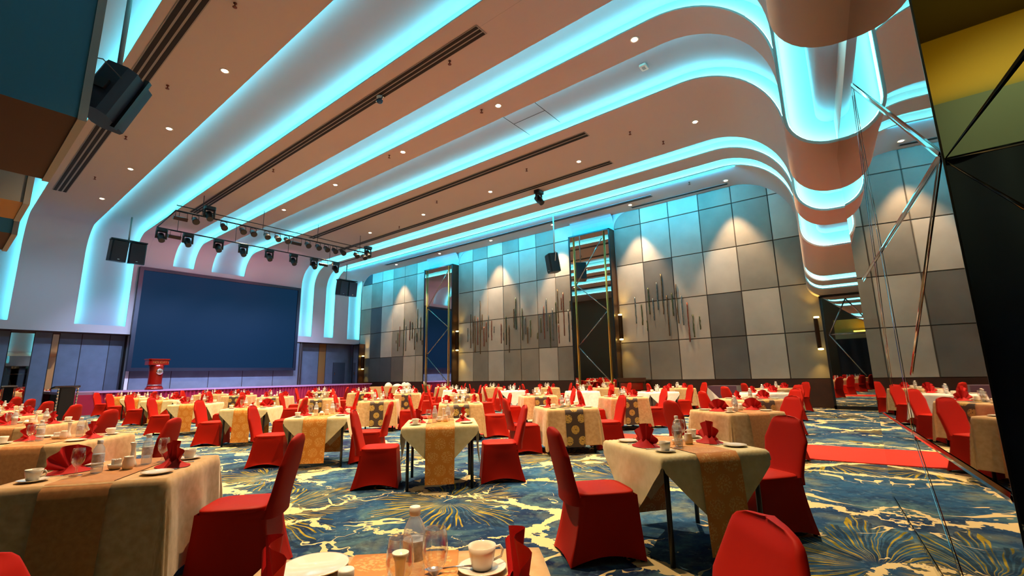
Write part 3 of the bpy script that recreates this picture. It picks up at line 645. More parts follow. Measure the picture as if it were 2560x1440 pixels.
for i, X in enumerate((5.98, 7.02, 7.77, 8.2, 8.79, 9.27, 9.7, 10.71, 11.25, 11.69, 12.14, 12.6, 13.39, 13.87)): par(X, Y1, '%s par can from the left on the nearer lighting bar' % ordn[i])
for i, X in enumerate((5.64, 6.64, 7.89, 8.99, 10.25, 11.52, 12.68, 14.0)): mover(X, Y2, 8.0, '%s moving head light from the left on the farther lighting bar' % ordn[i])
mover(6.45, Y1, 8.5, 'moving head light above the left end of the nearer bar'); mover(14.1, Y1, 8.4, 'moving head light at the right end of the nearer bar')
mover(14.9, 10.15, CEIL_Z+0.02, 'single moving head light hanging alone from the middle of the ceiling', 'single moving head')
for i, (X, Y) in enumerate(((5.5, Y1), (10.2, Y1), (6.15, Y2), (13.3, Y2))):
    t = empty('flood_light', (X, Y, 8.0)); tag(t, 'flat rectangular flood light on the %s lighting bar, %s end' % ('nearer' if Y == Y1 else 'farther', 'left' if X < 7 else 'right'), 'flood light', 'flood lights on the bars')
    MB().tube([(-0.2, 0, -0.25), (-0.2, 0, -0.03), (0.2, 0, -0.03), (0.2, 0, -0.25)], 0.012, 5).obj('yoke', blackm, t)
    MB().box(-0.24, 0.24, -0.08, 0.08, -0.36, -0.22, 0, Matrix.Rotation(0.4, 4, 'X')).obj('housing', blackm, t)

# ------------------------------------------------------------------ loudspeakers
def cab(parent, x0, w, h, d, z, yaw=0, tilt=0, dx=0, badge=True):
    M = Matrix.Translation((x0, 0, z)) @ Matrix.Rotation(yaw, 4, 'Z') @ Matrix.Rotation(tilt, 4, 'X')
    b_ = MB().rbox(-w/2, w/2, -d/2, d/2, -h/2, h/2, 0.06, 0, M).obj('cabinet', blackm, parent)
    MB().box(-w/2+0.04, w/2-0.04, -d/2-0.012, -d/2, -h/2+0.05, h/2-0.04, 0, M).obj('grille', blackgr, parent)
    if badge: MB().box(-0.04, 0.04, -d/2-0.016, -d/2-0.010, -h/2+0.09, -h/2+0.12, 0, M).obj('badge', chrome, parent)
def spk_pair(x, y, z, ztop, label):
    t = empty('speaker_pair', (x, y, 0)); tag(t, label, 'loudspeaker')
    cab(t, -0.36, 0.62, 0.95, 0.5, z, 0.12, 0.12); cab(t, 0.36, 0.62, 0.95, 0.5, z, -0.12, 0.12)
    MB().tube([(0, 0.1, z+0.3), (0, 0.1, ztop)], 0.035, 8).obj('hanging_pole', greyp, t)
    MB().box(-0.68, 0.68, -0.2, 0.2, z+0.52, z+0.58).obj('rigging_frame', blackm, t)
spk_pair(5.15, 27.0, 7.32, 9.1, 'pair of black loudspeakers hanging in front of the wide ribbon left of screen')
spk_pair(16.75, 27.2, 7.2, 8.9, 'pair of black loudspeakers hanging right of the screen')
t = empty('hanging_speaker', (17.9, 11.5, 0), -2.2); tag(t, 'single black loudspeaker hanging on a white pole before the panelled wall', 'loudspeaker')
cab(t, 0, 0.56, 0.9, 0.5, 6.55, 0, 0.15); MB().tube([(0, 0.1, 6.95), (0, 0.1, CEIL_Z)], 0.03, 8).obj('hanging_pole', white_m, t)
MB().tube([(-0.3, 0, 6.6), (-0.3, 0.05, 7.05), (0.3, 0.05, 7.05), (0.3, 0, 6.6)], 0.018, 6).obj('yoke_bracket', white_m, t)
t = empty('hanging_speaker', (1.58, 11.1, 0), 0.9); tag(t, 'large black loudspeaker seen from behind, hanging near the left edge of the ceiling', 'loudspeaker')
Mx = Matrix.Translation((0, 0, 6.85)) @ Matrix.Rotation(0.35, 4, 'X') @ Matrix.Rotation(0.1, 4, 'Y')
MB().rbox(-0.42, 0.42, -0.3, 0.3, -0.52, 0.52, 0.12, 0, Mx).obj('cabinet', mat('navy_cabinet', '#0a1024', 0.5), t)
MB().box(-0.05, 0.05, -0.36, -0.28, -0.6, 0.6, 0, Mx).box(-0.48, -0.40, -0.1, 0.1, -0.1, 0.1, 0, Mx).box(0.40, 0.48, -0.1, 0.1, -0.1, 0.1, 0, Mx).obj('back_bracket', blackm, t)
MB().tube([(0, 0, 7.25), (0, 0, 9.1)], 0.045, 8).obj('hanging_pole', greyp, t)
MB().tube([(0, -0.2, 7.2), (-0.3, -0.3, 7.05), (-0.8, -0.2, 7.15), (-1.1, 0.1, 7.0)], 0.012, 5).obj('cable', blackm, t)

# ------------------------------------------------------------------ left side: bulkhead fins and left wall
def fin(x0, x1, y0, y1, z0, z1, face, under, n, label):
    m = MB().box(x0, x1, y0, y1, z0, z1, 0); m.mi = [1, 0, 0, 2, 0, 2]; m.mi[2] = 0
    m.box(x1-0.05, x1+0.02, y0-0.02, y1+0.02, z0-0.02, z1, 2)
    o = m.obj('trim_%d' % n, [face, under, greyp]); structure(o, label)
fin(-4, 0.66, 6.05, 8.3, 4.0, 9.3, tealglow, brownp, 2, 'large overhead bulkhead at top left with brown underside')
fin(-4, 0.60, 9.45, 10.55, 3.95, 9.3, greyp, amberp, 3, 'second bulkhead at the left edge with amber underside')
fin(-4, 0.66, 11.6, 13.2, 3.95, 9.3, tealglow, brownp, 4, 'third bulkhead at the left edge')
wl = MB()
wl.quad((-4, -8, 0), (-4, 31, 0), (-4, 31, 9.3), (-4, -8, 9.3), 0)
structure(wl.obj('wall_left', mat('left_wall_panel', '#5a4632', 0.7)), 'brown left side wall')
# area behind the camera (seen in the mirrored return): dark pleated curtain, fascia, lit cove
bk = MB()
def pl(u, v): y = -7.5+u*9.5; return (-1.46+0.05*math.sin(y*9), y, v*3.38)
bk.grid(pl, 260, 1, 0)
bk.quad((-1.4, -7.5, 3.38), (-1.4, 2, 3.38), (-1.1, 2, 3.82), (-1.1, -7.5, 3.82), 1)
bk.quad((-1.1, -7.5, 3.82), (-1.1, 2, 3.82), (-1.5, 2, 3.82), (-1.5, -7.5, 3.82), 1)
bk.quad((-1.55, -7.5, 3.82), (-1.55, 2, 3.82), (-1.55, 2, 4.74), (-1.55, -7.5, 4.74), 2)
structure(bk.obj('wall_camera_side', [curtain, mat('fascia_green_light_tint', '#a4ac8c', 0.7), mat('cove_yellow_light_tint', '#c4a848', 0.7)]), 'dark pleated partition with a lit cove behind the viewer')  # greenish light on the fascia and yellow cove light are put into these colours
bc = MB().quad((-1.6, -8, 4.74), (XN, -8, 4.74), (XN, 0.6, 4.74), (-1.6, 0.6, 4.74)); structure(bc.obj('trim_5', mat('dark_brown_paint', '#1a0c03', 0.8)), 'brown lowered ceiling behind the viewer')
bw = MB().quad((-4, -7.6, 0), (XN+1, -7.6, 0), (XN+1, -7.6, 4.8), (-4, -7.6, 4.8)); structure(bw.obj('wall_front', curtain), 'dark partition behind the viewer')
al = bpy.data.lights.new('cove_lamp', 'AREA'); al.shape = 'RECTANGLE'; al.size = 0.12; al.size_y = 5.0; al.energy = 60; al.color = (1, 0.62, 0.03)
ao = bpy.data.objects.new('cove_lamp', al); COL.objects.link(ao); ao.location = (-1.22, -1.6, 3.86); ao.rotation_euler = (PI, 0.45, 0)

spot('added_fascia_fill', (1.0, -1.6, 4.5), (-1.3, -1.6, 3.5), 260, (0.9, 1.0, 0.5), 60, 0.9)  # added fill lamp that brightens the fascia, separate from the cove lamp

# wall artwork rods
P1 = [(8.28, 3.52, 4.74), (7.99, 3.43, 4.36), (7.78, 3.14, 3.61), (7.63, 3.88, 5.08), (7.45, 3.59, 4.57), (7.23, 4.04, 5.27), (7.0, 3.82, 5.62), (6.82, 2.87, 4.63), (6.59, 3.71, 4.71), (6.39, 3.37, 5.08), (6.19, 3.28, 4.56), (5.98, 2.56, 4.23), (5.79, 2.74, 3.69), (5.52, 3.04, 3.6)]
P2 = [(15.33, 3.85, 4.95), (15.19, 3.76, 5.53), (14.76, 3.15, 4.89), (14.56, 3.46, 4.37), (14.42, 2.97, 3.86), (14.21, 3.28, 4.21), (13.77, 3.17, 3.49), (13.54, 3.47, 4.28), (13.33, 3.14, 4.86), (13.15, 3.53, 5.25), (12.97, 2.65, 4.38), (12.79, 3.03, 4.68), (12.58, 3.88, 4.98), (12.45, 3.87, 5.64), (12.45, 2.86, 3.78), (12.24, 4.55, 5.18), (12.12, 3.22, 5.44), (11.84, 2.9, 4.51), (11.72, 4.5, 4.96), (11.66, 3.49, 4.1), (18.82, 3.3, 4.12), (18.59, 2.93, 4.92), (18.41, 3.19, 4.81), (18.24, 2.65, 4.8), (17.83, 2.55, 5.66), (18.02, 3.08, 4.69), (17.68, 3.94, 4.83), (17.54, 2.97, 4.11), (17.36, 3.22, 4.36), (17.19, 3.47, 4.74), (16.96, 3.28, 4.41), (16.77, 3.7, 4.05), (16.25, 3.07, 4.18), (16.09, 3.23, 3.65), (15.89, 2.97, 4.58), (15.69, 2.54, 4.05)]
P3 = [(25.58, 3.59, 3.8), (25.41, 3.06, 4.31), (25.22, 3.36, 4.72), (24.78, 2.73, 5.26), (24.56, 3.03, 4.77), (24.16, 3.71, 5.04), (23.92, 3.8, 4.92), (23.67, 3.08, 4.49), (23.4, 4.47, 5.74), (23.44, 3.57, 4.17), (23.08, 3.65, 5.15), (22.9, 3.34, 3.64), (22.63, 3.82, 4.51), (22.45, 3.12, 4.79)]
rng = random.Random(3)
_o = ['first', 'second', 'third', 'fourth', 'fifth', 'sixth', 'seventh', 'eighth', 'ninth', 'tenth', 'eleventh', 'twelfth', 'thirteenth', 'fourteenth', 'fifteenth', 'sixteenth', 'seventeenth', 'eighteenth', 'nineteenth', 'twentieth']
ORDW = _o+['twenty-'+q for q in _o[:9]]+['thirtieth']+['thirty-'+q for q in _o[:9]]
for k, (P, nm) in enumerate(((P1, 'nearest'), (P2, 'middle'), (P3, 'farthest'))):
    for ri, (y, a, b_) in enumerate(sorted(P, key=lambda q: -q[0])):
        n = 9; m = MB(); path = [(rng.uniform(-0.004, 0.004), rng.uniform(-0.008, 0.008), (b_-a)*i/n) for i in range(n+1)]
        m.tube(path, [0.026*rng.uniform(0.7, 1.15) for _ in path], 6)
        o = m.obj('artwork_rod', rodm[rng.randrange(4)], None, (XW-0.06, y, a))
        tag(o, 'slim wall artwork rod, %s from the left on the %s fabric wall' % (ORDW[ri], nm), 'wall art', 'artwork rods on the %s fabric wall' % nm)

# ------------------------------------------------------------------ banquet chair
def chair_parts():
    """origin on floor under the seat; faces +X (backrest at -X)"""
    def skirt(u, v):
        # perimeter parameter u, height v
        t = u*4; k = int(t) % 4; f = t-int(t)
        z = v*0.455; fl = (1-v)
        xf, xb = 0.225+0.035*fl**1.3, -0.215-0.10*fl**1.6
        wf, wb = 0.215+0.02*fl, 0.205+0.02*fl
        C = [(xf, -wf), (xf, wf), (xb, wb), (xb, -wb)]
        a, b_ = C[k], C[(k+1) % 4]; x = a[0]+(b_[0]-a[0])*f; y = a[1]+(b_[1]-a[1])*f
        bow = math.sin(PI*f)*(0.030 if k % 2 else 0.016)*math.sin(PI*min(1, v*1.1+0.06))
        nx, ny = ((-1, 0), (0, -1), (1, 0), (0, 1))[k]
        x += nx*bow; y += ny*bow
        z += (0.055 if k % 2 else 0.03)*math.sin(PI*f)*(fl**5)
        return (x, y, z+0.004)
    sk = MB(); sk.grid(skirt, 40, 12)
    def seat(u, v):
        # superellipse pad
        a = u*2*PI; r = v; ex = 0.42
        cx, cy_ = abs(math.cos(a))**ex*(1 if math.cos(a) > 0 else -1), abs(math.sin(a))**ex*(1 if math.sin(a) > 0 else -1)
        if v > 0.62: q = 1.0; z = 0.452+(1-v)/0.38*0.028
        else: q = v/0.62; z = 0.48+0.022*(1-q*q)
        return (0.006+0.224*cx*q*(1 if v > 0.62 else 1), 0.218*cy_*q, z)
    se = MB(); se.grid(seat, 40, 10)
    # backrest: closed loft from waist to peaked crown
    bk_ = MB(); n = 28; rings = []
    def halfw(s):
        if s < 0.12: return 0.212-0.10*s
        if s < 0.62: return 0.200-0.006*math.sin((s-0.12)/0.5*PI)+0.022*(s-0.12)/0.5
        q = (s-0.62)/0.38
        return 0.222*(1-0.40*q) if q < 0.8 else max(0.004, 0.151*math.sqrt(max(0, 1-((q-0.8)/0.2)**2)))
    N = 26
    for i in range(N+1):
        s = i/N; s = 1-(1-s)**1.25
        z = 0.40+0.545*s; xc = -0.215-0.135*s**0.9; hw = halfw(s); th = 0.030+0.016*(1-s)
        if s < 0.15: th += 0.02*(0.15-s)/0.15
        if s > 0.9: th *= max(0.35, (1-s)/0.1*0.65+0.35)
        ring = []
        for k in range(n):
            a = 2*PI*k/n; e = 0.6
            c_, s_ = math.cos(a), math.sin(a)
            ring.append((xc+th*abs(c_)**e*(1 if c_ > 0 else -1)-0.018*(1-(abs(s_))**2), hw*abs(s_)**0.8*(1 if s_ > 0 else -1), z))
        rings.append(ring)
    for r in rings: bk_.v += r
    for i in range(N):
        for k in range(n): bk_.face((i*n+k, i*n+(k+1) % n, (i+1)*n+(k+1) % n, (i+1)*n+k), 0, True)
    bk_.face([N*n+k for k in range(n)])
    return sk, se, bk_
sk, se, bk_ = chair_parts()
me_sk = sk.mesh('skirt_cover', redsp); me_se = se.mesh('seat_cover', redsp); me_bk = bk_.mesh('backrest_cover', redsp)
ft = MB().lathe([(0.016, 0), (0.018, 0.012), (0.014, 0.03)], 8).mesh('foot', blackm)
chair0 = empty('banquet_chair')
for nm, me in (('skirt_cover', me_sk), ('seat_cover', me_se), ('backrest_cover', me_bk)):
    o = bpy.data.objects.new(nm, me); COL.objects.link(o); o.parent = chair0
for x, y in ((0.235, -0.21), (0.235, 0.21), (-0.29, 0.2), (-0.29, -0.2)):
    o = bpy.data.objects.new('foot', ft); COL.objects.link(o); o.parent = chair0; o.location = (x, y, 0)
first = [True]
def chair(x, y, face, label):
    o = chair0 if first[0] else dup(chair0, (0, 0, 0)); first[0] = False
    o.location = (x, y, 0); o.rotation_euler = (0, 0, face)
    return tag(o, label, 'chair', 'red covered banquet chairs')

# ------------------------------------------------------------------ tables and cloths
TT = 0.75; HS = 0.45
def drape(u, v, off, maxd, flare, seed=0, rip=0.012):
    cu, cv = max(-HS, min(HS, u)), max(-HS, min(HS, v)); du, dv = u-cu, v-cv; d = math.hypot(du, dv)
    if d < 1e-9: return Vector((u, v, TT+off))
    n = (du/d, dv/d); dd = min(d, maxd); corner = min(abs(du), abs(dv))/d
    e = 0.012+off
    out = e*min(1, dd/0.03)+flare*dd*(1+1.3*corner)
    t = (u*n[1]-v*n[0])
    out += rip*math.sin(t*13+seed)*min(1, dd/0.25)
    z = TT+off-max(0, dd-0.01)
    return Vector((cu+n[0]*out, cv+n[1]*out, z))
def cloth_full(h, flare, seed, n=56):
    S = HS+h
    def smap(a):  # denser at edges
        return (a*2-1)*S
    m = MB(); 
    return m.grid(lambda a, b_: drape(smap(a), smap(b_), 0.006, h*1.12, flare, seed), n, n, 0, lambda a, b_: (smap(a), smap(b_)))
def cloth_diag(D, flare, seed, n=52):
    def pt(a, b_):
        p, q = (a*2-1)*D/math.sqrt(2), (b_*2-1)*D/math.sqrt(2); return ((p-q)/math.sqrt(2), (p+q)/math.sqrt(2))
    m = MB()
    return m.grid(lambda a, b_: drape(*pt(a, b_), 0.006, 2, flare, seed, 0.008), n, n, 0, lambda a, b_: pt(a, b_))
def runner(hw, h, n=40):
    S = HS+h
    def f(a, b_):
        u = (a*2-1)*hw; v = (b_*2-1)*S; cv = max(-HS, min(HS, v)); dv = abs(v)-HS
        if dv <= 0: return (u, v, TT+0.011)
        s = 1 if v > 0 else -1; o = 0.034*min(1, dv/0.02)+0.068*dv+0.010*min(1, dv/0.2)
        return (u*(1-0.02*dv), s*(HS+o), TT+0.011-max(0, dv-0.01))
    return MB().grid(f, 6, n, 0, lambda a, b_: ((a*2-1)*hw, (b_*2-1)*S))
cl = {'full': [cloth_full(0.62, 0.065, s).mesh('tablecloth', beige) for s in (0, 2)], 'diag': [cloth_diag(1.02, 0.065, s).mesh('tablecloth', cream) for s in (1, 3)],
      'white': [cloth_full(0.55, 0.10, 5).mesh('tablecloth', whitec)], 'wdiag': [cloth_diag(1.02, 0.065, 4).mesh('tablecloth', whitec)]}
rn = {'gold': runner(0.175, 0.68).mesh('table_runner', goldrun), 'brown': runner(0.165, 0.64).mesh('table_runner', brownrun), 'tan': runner(0.175, 0.66).mesh('table_runner', tanrun)}
tb0 = empty('banquet_table'); MB().rbox(-HS, HS, -HS, HS, TT-0.03, TT, 0.01).obj('tabletop', ply, tb0)
for x in (-1, 1):
    for y in (-1, 1): MB().tube([(x*0.39, y*0.39, 0), (x*0.39, y*0.39, TT-0.03)], 0.019, 8).obj('leg', legm, tb0)
tfirst = [True]

# ------------------------------------------------------------------ tableware
def fan_napkin():
    m = MB(); n = 36
    def f(u, v):
        a = math.radians(14+152*u); zig = 0.020*math.sin(u*PI*9)*v; r = 0.01+0.155*v*(1+0.12*math.sin(u*PI)); 
        return (zig+0.03*(1-v)*math.cos(u*PI), -r*math.cos(a)*0.95, 0.006+r*math.sin(a)*0.95)
    m.grid(f, n, 6)
    def g(u, v):  # spread skirt holding the fan
        a = PI*2*u; r = 0.03+0.085*v; return (r*math.cos(a)*0.9, r*math.sin(a)*1.15*(1+0.08*math.sin(a*4)), 0.004+0.055*(1-v)**1.3*(0.8+0.2*math.cos(a*3)))
    m.grid(g, 30, 4)
    return m
nap_me = fan_napkin().mesh('folded_napkin', rednap)
def cup_prof(): return [(0.001, 0.006), (0.026, 0.004), (0.028, 0.0), (0.031, 0.002), (0.036, 0.02), (0.041, 0.045), (0.044, 0.066), (0.0415, 0.066), (0.038, 0.045), (0.030, 0.014), (0.001, 0.012)]
def handle(m, x0=0.040):
    m.tube([(x0, 0, 0.055), (x0+0.018, 0, 0.058), (x0+0.028, 0, 0.044), (x0+0.022, 0, 0.026), (x0-0.004, 0, 0.018)], 0.0042, 6); return m
cup0 = empty('coffee_cup'); MB().lathe(cup_prof(), 24).obj('bowl', china, cup0); handle(MB()).obj('handle', china, cup0)
cupf = MB().lathe(cup_prof(), 12); handle(cupf); cupf_me = cupf.mesh('coffee_cup', china)
sau = MB().lathe([(0.001, 0.004), (0.03, 0.004), (0.034, 0.0), (0.038, 0.002), (0.075, 0.013), (0.077, 0.016), (0.072, 0.016), (0.036, 0.008), (0.001, 0.008)], 28).mesh('saucer', china)
plt_ = MB().lathe([(0.001, 0.006), (0.05, 0.005), (0.052, 0.0), (0.056, 0.002), (0.088, 0.014), (0.090, 0.017), (0.085, 0.017), (0.056, 0.009), (0.001, 0.009)], 32).mesh('side_plate', china)
def bottle_parts():
    b = MB().lathe([(0.001, 0.004), (0.02, 0.003), (0.028, 0.0), (0.032, 0.006), (0.0325, 0.05), (0.030, 0.056), (0.0325, 0.062), (0.0325, 0.105), (0.0325, 0.135), (0.030, 0.152), (0.022, 0.170), (0.0145, 0.181), (0.0135, 0.190), (0.001, 0.191)], 20)
    c = MB().lathe([(0.0155, 0.186), (0.0165, 0.188), (0.0165, 0.208), (0.0145, 0.211), (0.001, 0.211)], 16)
    l = MB().lathe([(0.0331, 0.068), (0.0333, 0.070), (0.0333, 0.120), (0.0331, 0.122)], 20)
    return b, c, l
bb, bc_, bl_ = bottle_parts()
bot0 = empty('water_bottle'); bb.obj('bottle_body', plastic, bot0); bc_.obj('cap', capm, bot0); bl_.obj('label_sleeve', label_m, bot0)
fb = MB(); fb.lathe([(0.001, 0.004), (0.028, 0.0), (0.032, 0.006), (0.0325, 0.135), (0.030, 0.152), (0.0145, 0.181), (0.0135, 0.19)], 10, mi=0); fb.lathe([(0.0165, 0.188), (0.0165, 0.208), (0.001, 0.211)], 8, mi=1); fb.lathe([(0.0335, 0.068), (0.0335, 0.122)], 10, mi=2)
farplastic = thin('bottle_plastic_far', (0.9, 0.94, 0.96), 0.4)
fb_me = fb.mesh('water_bottle', [farplastic, capm, label_m])
gob = MB().lathe([(0.001, 0.004), (0.032, 0.003), (0.034, 0.0), (0.034, 0.002), (0.010, 0.010), (0.006, 0.03), (0.006, 0.05), (0.018, 0.062), (0.032, 0.085), (0.037, 0.115), (0.034, 0.150), (0.030, 0.172), (0.0285, 0.172), (0.0325, 0.150), (0.0355, 0.115), (0.030, 0.087), (0.012, 0.066), (0.001, 0.062)], 24).mesh('stemmed_glass', glass)
gobf = MB().lathe([(0.034, 0.0), (0.010, 0.010), (0.006, 0.05), (0.018, 0.062), (0.036, 0.1), (0.034, 0.150), (0.030, 0.172), (0.0285, 0.172), (0.034, 0.12), (0.012, 0.066), (0.001, 0.062)], 10).mesh('stemmed_glass', glass)
vase = MB().lathe([(0.001, 0.004), (0.030, 0.0), (0.033, 0.006), (0.026, 0.03), (0.014, 0.06), (0.011, 0.11), (0.014, 0.145), (0.021, 0.165), (0.019, 0.166), (0.010, 0.14), (0.001, 0.12)], 18).mesh('bud_vase', china)
bowl0 = empty('sugar_bowl'); MB().lathe([(0.001, 0.004), (0.026, 0.0), (0.036, 0.01), (0.043, 0.035), (0.040, 0.036), (0.030, 0.014), (0.001, 0.010)], 22).obj('dish', china, bowl0)
sp_ = MB()
for k in range(7): sp_.box(-0.022, 0.022, -0.002, 0.002, 0.012, 0.07, 0, Matrix.Rotation(k*0.5, 4, 'Z') @ Matrix.Translation((0, -0.02+k*0.006, 0)) @ Matrix.Rotation(0.25*(k % 3-1), 4, 'X'))
sp_.obj('sugar_sachets', capm, bowl0)
bowlf = MB().lathe([(0.026, 0.0), (0.043, 0.035), (0.030, 0.04), (0.02, 0.06), (0.001, 0.062)], 12).mesh('sugar_bowl', china)
jug = MB().lathe([(0.001, 0.003), (0.028, 0.0), (0.034, 0.02), (0.033, 0.05), (0.026, 0.075), (0.029, 0.085), (0.026, 0.085), (0.022, 0.075), (0.001, 0.06)], 16); jug.tube([(0.03, 0, 0.07), (0.052, 0, 0.065), (0.05, 0, 0.035), (0.033, 0, 0.02)], 0.004, 6); jug_me = jug.mesh('milk_jug', china)
shak = MB().lathe([(0.016, 0.0), (0.017, 0.01), (0.012, 0.045), (0.013, 0.055), (0.006, 0.064), (0.001, 0.066)], 12).mesh('salt_shaker', china)
def utensil(kind):
    m = MB(); L = 0.19
    m.tube([(0, -L/2, 0.003), (0, 0.0, 0.005), (0, L/2-0.05, 0.003)], [0.0045, 0.0028, 0.0025], 6)
    if kind == 'knife': m.box(-0.008, 0.006, L/2-0.055, L/2+0.03, 0.002, 0.004)
    elif kind == 'fork':
        m.box(-0.011, 0.011, L/2-0.055, L/2-0.02, 0.002, 0.005)
        for k in range(4): m.box(-0.011+k*0.0066, -0.0085+k*0.0066, L/2-0.02, L/2+0.02, 0.002, 0.005)
    else:
        m.grid(lambda u, v: (0.019*math.sin(PI*v)*(u*2-1), L/2-0.055+v*0.065, 0.004-0.006*(1-(u*2-1)**2)*math.sin(PI*v)), 6, 8)
    return m.mesh({'knife': 'table_knife', 'fork': 'dinner_fork', 'spoon': 'teaspoon'}[kind], steel)
kn, fk, sn = utensil('knife'), utensil('fork'), utensil('spoon')
def place_me(name, me, x, y, z, rz, label, cat, group):
    o = bpy.data.objects.new(name, me); COL.objects.link(o); o.location = (x, y, z); o.rotation_euler = (0, 0, rz); return tag(o, label, cat, group)
used = {}
def place_tree(src, x, y, z, rz, label, cat, group):
    o = src if src.name not in used else dup(src, (0, 0, 0)); used[src.name] = 1
    o.location = (x, y, z); o.rotation_euler = (0, 0, rz); return tag(o, label, cat, group)
ZT = TT+0.0065
def Zr(u): return TT+0.0115 if abs(u) < 0.18 else ZT
def setting(T, u, v, sgn): # table-local to world
    x, y, a = T; A = math.radians(a); c, s = math.cos(A), math.sin(A); u, v = u*sgn, v*sgn
    return x+c*u-s*v, y+s*u+c*v
def table(T, cloth, run, desc, near, rr=None, chairs=True, items=True, rnd=None):
    x, y, a = T; A = math.radians(a)
    o = tb0 if tfirst[0] else dup(tb0, (0, 0, 0)); tfirst[0] = False
    o.location = (x, y, 0); o.rotation_euler = (0, 0, A); tag(o, 'square banquet table hidden under cloth, %s' % desc, 'table', 'square banquet tables')
    cm_ = {'diag': 'cream diagonal', 'full': 'beige floor-length', 'white': 'white floor-length', 'wdiag': 'white diagonal'}[cloth]
    place_me('tablecloth', cl[cloth][hash(desc) % 1 if len(cl[cloth]) == 1 else (int(x*7+y*3) % len(cl[cloth]))], x, y, 0, A, '%s tablecloth on the %s' % (cm_, desc), 'tablecloth', 'tablecloths')
    if run: place_me('table_runner', rn[run], x, y, 0, A, '%s runner across the %s' % ({'gold': 'gold medallion', 'brown': 'dark brown medallion', 'tan': 'tan'}[run], desc), 'table runner', 'table runners')
    R = random.Random(int(x*100+y*17))
    if chairs:
        for sgn, sd in ((-1, 'left'), (1, 'right')):
            dd = 0.75+R.uniform(-0.02, 0.04); jit = R.uniform(-0.08, 0.08)
            cx, cy_ = x+math.cos(A)*dd*sgn, y+math.sin(A)*dd*sgn
            chair(cx, cy_, A+(0 if sgn < 0 else PI)+jit, 'red covered chair, %s side, %s' % (sd, desc))
    if not items: return
    for sgn, sd in ((1, 'left'), (-1, 'right')):
        tagl = '%s place, %s' % (sd, desc); ra = A+(0 if sgn > 0 else PI); j = lambda: R.uniform(-0.015, 0.015)
        px, py = setting(T, -0.32+j(), -0.28+j(), sgn); place_me('saucer', sau, px, py, ZT, 0, 'white saucer, %s' % tagl, 'saucer', 'white saucers')
        hr = R.uniform(0, 6.28)
        if near: place_tree(cup0, px, py, ZT+0.009, hr, 'white coffee cup, %s' % tagl, 'cup', 'white coffee cups')
        else: place_me('coffee_cup', cupf_me, px, py, ZT+0.009, hr, 'white coffee cup, %s' % tagl, 'cup', 'white coffee cups')
        px, py = setting(T, -0.33+j(), 0.27+j(), sgn); place_me('side_plate', plt_, px, py, ZT, 0, 'round white side plate, %s' % tagl, 'plate', 'white side plates')
        px, py = setting(T, -0.30+j(), 0.0+j(), sgn); place_me('folded_napkin', nap_me, px, py, ZT, ra+R.uniform(-0.9, 0.9), 'red fan-folded napkin, %s' % tagl, 'napkin', 'red fan-folded napkins')
        px, py = setting(T, -0.09+j(), -0.13+j(), sgn)
        if near: place_tree(bot0, px, py, Zr(0.09), 0, 'clear water bottle, %s' % tagl, 'bottle', 'clear water bottles')
        else: place_me('water_bottle', fb_me, px, py, Zr(0.09), 0, 'clear water bottle, %s' % tagl, 'bottle', 'clear water bottles')
        px, py = setting(T, -0.15+j(), -0.20+j(), sgn); place_me('stemmed_glass', gob if near else gobf, px, py, Zr(0.1), 0, 'stemmed glass, %s' % tagl, 'glass', 'stemmed glasses')
        if near:
            for me, nm, lb, vv in ((kn, 'table_knife', 'steel table knife', -0.14), (fk, 'dinner_fork', 'steel dinner fork', 0.15)):
                px, py = setting(T, -0.30, vv, sgn); place_me(nm, me, px, py, ZT, ra+PI/2*(-1), '%s, %s' % (lb, tagl), 'cutlery', 'steel cutlery')
    px, py = setting(T, 0.03, 0.06, 1); place_me('bud_vase', vase, px, py, Zr(0), 0, 'slim white bud vase, %s' % desc, 'vase', 'white bud vases')
    px, py = setting(T, -0.03, -0.02, 1)
    if near: place_tree(bowl0, px, py, Zr(0), 0.4, 'white sugar bowl with sachets, %s' % desc, 'bowl', 'white sugar bowls')
    else: place_me('sugar_bowl', bowlf, px, py, Zr(0), 0, 'white sugar bowl, %s' % desc, 'bowl', 'white sugar bowls')
    px, py = setting(T, 0.06, -0.05, 1)
    if y < 20: place_me('milk_jug', jug_me, px, py, Zr(0), 1.0, 'small white milk jug, %s' % desc, 'jug', 'white milk jugs')
